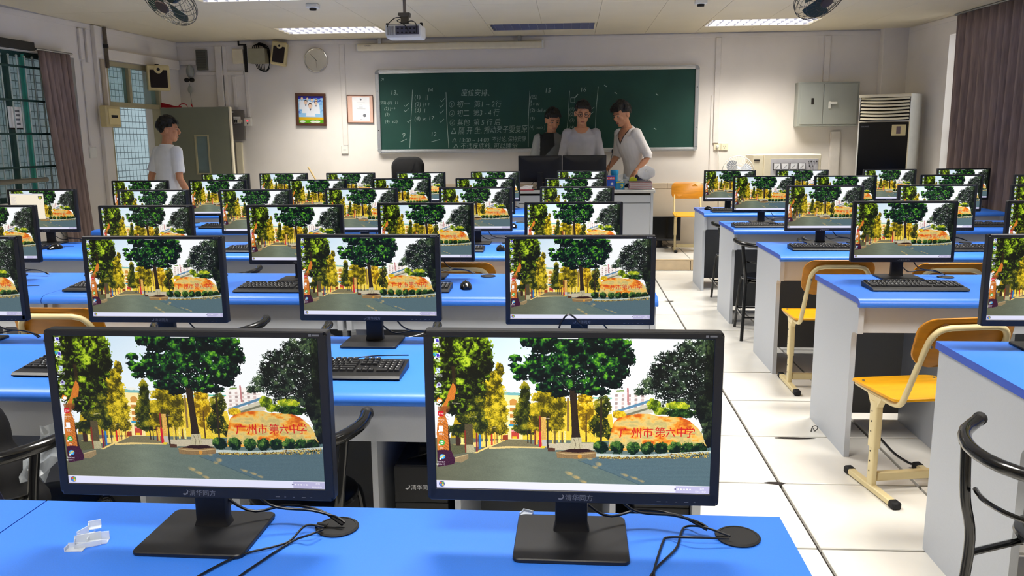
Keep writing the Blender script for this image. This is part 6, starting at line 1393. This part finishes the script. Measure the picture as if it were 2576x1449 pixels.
def person(label, loc, rz, H, lean=0., pitch=0., yaw=0., arms=None, stride=0., sleeve='long', shirt=None, neck='crew', hair_seed=1, hair_len=1., trousers=(36, 38, 48), glasses=False, tilt=0., shirt_fn=None):
    k = H / 1.755
    t = thing('person', label, 'person', loc, rz)
    def Ln(p):
        p = Vector(p); a = -lean * max(0, min(1, (p.z - .85) / .3)); q = p - Vector((0, 0, .9)); q.rotate(Euler((a, 0, 0))); return (q + Vector((0, 0, .9)))
    hd = Matrix.Translation(Ln((0, 0, 1.50))) @ Matrix.Rotation(-lean, 4, 'X') @ Matrix.Rotation(yaw, 4, 'Z') @ Matrix.Rotation(-pitch, 4, 'X') @ Matrix.Rotation(tilt, 4, 'Y') @ Matrix.Scale(1.07, 4) @ Matrix.Translation((0, 0, -1.505))
    Sc = Matrix.Scale(k, 4)
    b = MB()
    def ring(z, w, d, y, g=0., n=20): return [Ln((math.cos(2 * PI * i / n) * (w + g) * (1 if abs(math.cos(2 * PI * i / n)) < .99 else 1), y + math.sin(2 * PI * i / n) * (d + g), z)) for i in range(n)]
    def torso(mb, g, z0=0, z1=9, top=0.): mb.loft([ring(z, w, d, y, g) for z, w, d, y in TORSO if z0 <= z <= z1])
    b.T = Sc; torso(b, 0)
    sh = [Ln((s * .162, -.006, 1.395)) for s in (-1, 1)]
    arms = arms or [((-.22, .0, 1.1), (-.23, .1, .86)), ((.22, .0, 1.1), (.23, .1, .86))]
    for s, S0, (e, w_) in zip((-1, 1), sh, arms):
        e, w_ = Vector(e), Vector(w_)
        b.ball(S0, .054, 12, 8); b.tube([S0, S0.lerp(e, .4), e, e.lerp(w_, .35), w_], [.050, .046, .037, .038, .026], 12)
        hand(b, w_, (w_ - e), Vector((-s, .6, 0)) if w_.z < .95 and abs(w_.y) < .2 else Vector((-s, 0, 0)))
    legs = []
    for s in (-1, 1):
        f = stride * s; hip = Vector((s * .085, 0, .88)); kn = Vector((s * .092, f * .55 + .015, .48)); an = Vector((s * .095, f, .085)); legs.append((hip, kn, an))
        b.tube([hip, hip.lerp(kn, .5), kn, kn.lerp(an, .35), an], [.088, .074, .054, .052, .037], 14); b.ball(an + Vector((0, .055, -.04)), (.04, .12, .04), 12, 8)
    nk = Ln((0, -.014, 1.43)); b.tube([nk, hd @ Vector((0, -.002, 1.53)), hd @ Vector((0, .0, 1.58))], [.062, .055, .055], 14)
    b.T = Sc @ hd
    b.ball((0, .002, 1.655), (.077, .096, .100), 18, 14); b.ball((0, .030, 1.598), (.064, .074, .080), 16, 12); b.ball((0, .066, 1.540), (.034, .032, .024), 12, 8); b.ball((0, .01, 1.565), (.058, .06, .05), 14, 10)
    b.tube([(0, .098, 1.655), (0, .110, 1.632), (0, .121, 1.607)], [.010, .0115, .0145], 10); b.ball((0, .113, 1.602), (.0185, .012, .010), 10, 8)
    b.ball((0, .085, 1.664), (.056, .02, .012), 14, 8)
    for s in (-1, 1):
        b.ball((s * .040, .074, 1.612), (.025, .022, .022), 10, 8); b.ball((s * .079, -.004, 1.622), (.010, .022, .034), 10, 8); b.ball((s * .081, -.014, 1.632), (.012, .014, .02), 10, 8); b.ball((s * .031, .088, 1.640), (.017, .010, .010), 10, 6)
    b.ball((0, .094, 1.571), (.026, .014, .007), 12, 8); b.ball((0, .091, 1.561), (.022, .013, .007), 12, 8)
    me = remeshed(b, .0056, 3, .4); me.materials.append(M_SKIN); link('body', me, t)
    # face
    for s in (-1, 1):
        m = MB(); m.T = Sc @ hd; m.ball((s * .031, .0925, 1.640), (.0135, .0075, .0062), 12, 8); ey = m.build('eye', mat('eye_white', (150, 138, 128), .4), t, 60)
        m = MB(); m.T = Sc @ hd; m.ball((s * .030, .0985, 1.639), (.0055, .003, .0055), 10, 8); m.build('iris', M_BLKGLOSS, ey, 60)
        m = MB(); m.T = Sc @ hd; m.tube(bez([(s * .012, .106, 1.662), (s * .03, .104, 1.668), (s * .052, .088, 1.662)], 10), .0042, 6, flat=.6); m.build('eyebrow', M_HAIR, t, 60)
    m = MB(); m.T = Sc @ hd; m.ball((0, .1035, 1.566), (.023, .005, .0065), 12, 8); m.build('mouth', mat('lips', (150, 84, 74), .45), t, 60)
    # hair
    rnd = random.Random(hair_seed); h = MB(); h.T = Sc @ hd
    h.ball((0, -.010, 1.672), (.083, .098, .096), 18, 14)
    for q in range(190):
        a = rnd.uniform(0, 2 * PI); el = rnd.uniform(-.55, 1.5); x, y, z = math.cos(el) * math.cos(a), math.cos(el) * math.sin(a), math.sin(el)
        if y > .35 and z < .52: continue
        if y > -.15 and z < -.05: continue
        if y < -.15 and z < -.75: continue
        p = Vector((x * .084, -.006 + y * .1, 1.668 + z * .098)); r_ = rnd.uniform(.012, .019) * hair_len
        h.ball(p, (r_, r_, r_ * 1.5), 8, 6)
    for q in range(26):                                            # fringe
        x = rnd.uniform(-.062, .062); h.tube([(x * .9, .05, 1.752), (x * 1.05, .088, 1.728 - .012 * (hair_len - 1)), (x * 1.1 + rnd.uniform(-.01, .01), .098 + .004 * hair_len, 1.706 - .03 * (hair_len - .8))], [.013, .011, .005], 6)
    hm = remeshed(h, .0065, 1, .3)
    # cut the solid away from the face: keep only what lies above the hairline
    bm = bmesh.new(); bm.from_mesh(hm); inv = (Sc @ hd).inverted(); kill = []
    for v in bm.verts:
        q = inv @ v.co
        if (q.y > .055 and q.z < 1.692) or (q.y > .012 and q.z < 1.655) or q.z < 1.59: kill.append(v)
    bmesh.ops.delete(bm, geom=kill, context='VERTS'); bm.to_mesh(hm); bm.free(); hm.materials.append(M_HAIR); link('hair', hm, t)
    if glasses:
        m = MB(); m.T = Sc @ hd
        for s in (-1, 1):
            m.tube([(s * .032 + .024 * math.cos(RAD(a)), .112, 1.637 + .016 * math.sin(RAD(a))) for a in range(0, 360, 20)], .0021, 6, closed=True); m.tube([(s * .056, .111, 1.642), (s * .078, .06, 1.645), (s * .084, -.01, 1.64)], .0018, 6)
        m.tube([(-.008, .113, 1.641), (.008, .113, 1.641)], .002, 6); m.build('glasses', M_DARKGAP, t, 60)
    # clothes
    c = MB(); c.T = Sc; torso(c, .013, .8)
    ends = []
    for s, S0, (e, w_) in zip((-1, 1), sh, arms):
        e, w_ = Vector(e), Vector(w_); c.ball(S0, .068, 12, 8)
        if sleeve == 'long': p = [S0, S0.lerp(e, .5), e, e.lerp(w_, .5), w_.lerp(e, .04)]; r_ = [.064, .058, .050, .044, .037]
        elif sleeve == 'elbow': p = [S0, S0.lerp(e, .5), e.lerp(S0, .06), e.lerp(w_, .12)]; r_ = [.064, .058, .053, .052]
        else: p = [S0, S0.lerp(e, .4), S0.lerp(e, .78)]; r_ = [.066, .064, .066]
        c.tube(p, r_, 14)
        if sleeve == 'elbow':
            for q in (.72, .84, .96): z = S0.lerp(e, q); dd_ = (e - S0).normalized(); c.tube([z - dd_ * .012, z, z + dd_ * .012], [.050, .0575, .050], 14)
    sm = remeshed(c, .0075, 4, .5)
    fabr, skin_i = shirt
    sm.materials.append(fabr); sm.materials.append(M_SKIN)
    for x in skin_i: sm.materials.append(x)
    for p in sm.polygons:
        q = Vector(p.center) / k; a = lean * max(0, min(1, (q.z - .85) / .3)); q = q - Vector((0, 0, .9)); q.rotate(Euler((a, 0, 0))); q = q + Vector((0, 0, .9))
        if neck == 'crew' and (q.x ** 2 + (q.y - .012) ** 2) < .083 ** 2 and q.z > 1.40 - max(0, q.y) * .25: p.material_index = 1
        elif neck == 'vee' and q.y > -.03 and q.z > 1.305 + abs(q.x) * 1.5 and abs(q.x) < .09: p.material_index = 1 if q.z > 1.328 + abs(q.x) * 1.5 else 2
        elif shirt_fn: p.material_index = shirt_fn(q)
    link('shirt', sm, t)
    if neck == 'collar':
        for s in (-1, 1):
            m = MB(); m.T = Sc; n = 12; a0, a1 = (-92, 82) ; rr = []
            for i in range(n + 1):
                a = RAD(a0 + (a1 - a0) * i / n); ca, sa = s * math.cos(a), math.sin(a); f = max(0, sa)
                rr.append([Ln(v) for v in ((ca * .068, -.008 + sa * .066, 1.472 - .03 * f), (ca * .092, -.008 + sa * (.088 + .022 * f), 1.425 - .055 * f), (ca * .097, -.008 + sa * (.093 + .022 * f), 1.425 - .055 * f), (ca * .072, -.008 + sa * .070, 1.478 - .03 * f))])
            m.loft(rr); m.build('collar', fabr if len(skin_i) < 2 else skin_i[1], t, 60)
    pn = MB(); pn.T = Sc; torso(pn, .008, .8, 1.0)
    for hip, kn, an in legs: pn.tube([hip + Vector((0, 0, .02)), hip.lerp(kn, .5), kn, kn.lerp(an, .4), an + Vector((0, 0, .0))], [.102, .088, .071, .066, .06], 14)
    pm = remeshed(pn, .011, 4); pm.materials.append(mat('trousers_%d' % trousers[0], trousers, .8, vary=.1, scale=40)); link('trousers', pm, t)
    for hip, kn, an in legs:
        m = MB(); m.T = Sc; m.loft([[(an.x + x * w_, an.y + .05 + y * 1., z) for x, y in rrect(-.043, .043, -.115, .125, .04, 5)] for w_, z in ((1, .0), (1.05, .012), (1.02, .03), (.86, .06), (.6, .085))]); m.build('shoe', mat('shoe_dark', (26, 24, 26), .5), t, 50)
    return t
M_SH_GREY = mat('grey_marl', (160, 164, 164), .85, vary=.05, scale=60, bump=.3, bscale=40); M_SH_DARK = mat('charcoal_knit', (34, 38, 40), .85); M_SH_MID = mat('mid_grey_knit', (112, 116, 118), .85, vary=.05, scale=60)
M_SH_LIGHT = mat('light_grey_jersey', (176, 174, 178), .85, vary=.05, scale=14, bump=.35, bscale=28); M_SH_WHITE = mat('white_jersey', (222, 218, 216), .85, vary=.03, scale=14, bump=.35, bscale=28); M_SH_SHIRT = mat('white_cotton', (226, 230, 236), .8, vary=.03, scale=12, bump=.35, bscale=24)
M_TRIM = mat('neck_trim', (52, 44, 46), .8)
def polo(q):
    # dark yoke from the wearer's right shoulder slanting down to the waist, mid grey elsewhere
    if q.x > .155: return 0
    if q.z > 1.10 and q.y > -.12 and q.x > -.06 + (1.40 - q.z) * .55 and q.x > .0 - (q.z - 1.30) * .9 and q.x > -.02: return 2
    if q.x > .155 - .01: return 0
    return 4
def at_z(px, py, y): return PY(px, py, y)
yA = 10.46
h1 = at_z(1391, 283, yA); h2 = at_z(1463, 263, yA); h3 = at_z(1561, 276, yA)
person('person in a grey and black polo shirt looking down behind the podium', (h1.x - .03, 10.64, PLAT), PI + .22, (h1.z - PLAT) + .04, lean=.05, pitch=.34, yaw=.10, arms=[((-.20, -.03, 1.11), (-.19, .02, .87)), ((.225, .02, 1.10), (.20, .22, .93))], sleeve='short', shirt=(M_SH_GREY, [M_SH_DARK, M_SH_GREY, M_SH_MID]), neck='collar', hair_seed=3, shirt_fn=polo)
person('person with glasses in a light grey long sleeved top behind the podium', (h2.x, 10.37, PLAT), PI, (h2.z - PLAT) + .02, lean=.07, pitch=.22, yaw=.06, tilt=-.06, arms=[((-.235, .03, 1.10), (-.17, .17, .90)), ((.235, .03, 1.10), (.17, .17, .90))], shirt=(M_SH_LIGHT, [M_TRIM]), neck='crew', hair_seed=5, hair_len=.8, glasses=True)
person('person in a white V-neck top bending toward the podium screen from the side', (h3.x + .20, 10.46, PLAT), 2.15, (h3.z - PLAT) + .10, lean=.27, pitch=.12, yaw=.12, arms=[((-.235, .00, 1.12), (-.21, .14, .97)), ((.20, .13, 1.12), (.12, .30, 1.0))], sleeve='elbow', shirt=(M_SH_WHITE, [M_TRIM]), neck='vee', hair_seed=8, hair_len=1.25, trousers=(50, 56, 78))
yW = 9.2; h4 = at_z(417, 299, yW)
person('person in a white short sleeved shirt walking past the open door', (h4.x - .03, yW, 0), -.5, h4.z + .0, lean=.05, pitch=.04, yaw=-.75, stride=.2, arms=[((-.22, -.06, 1.11), (-.22, -.10, .87)), ((.225, -.01, 1.10), (.22, .12, .88))], sleeve='short', shirt=(M_SH_SHIRT, []), neck='collar', hair_seed=12, hair_len=1.05)
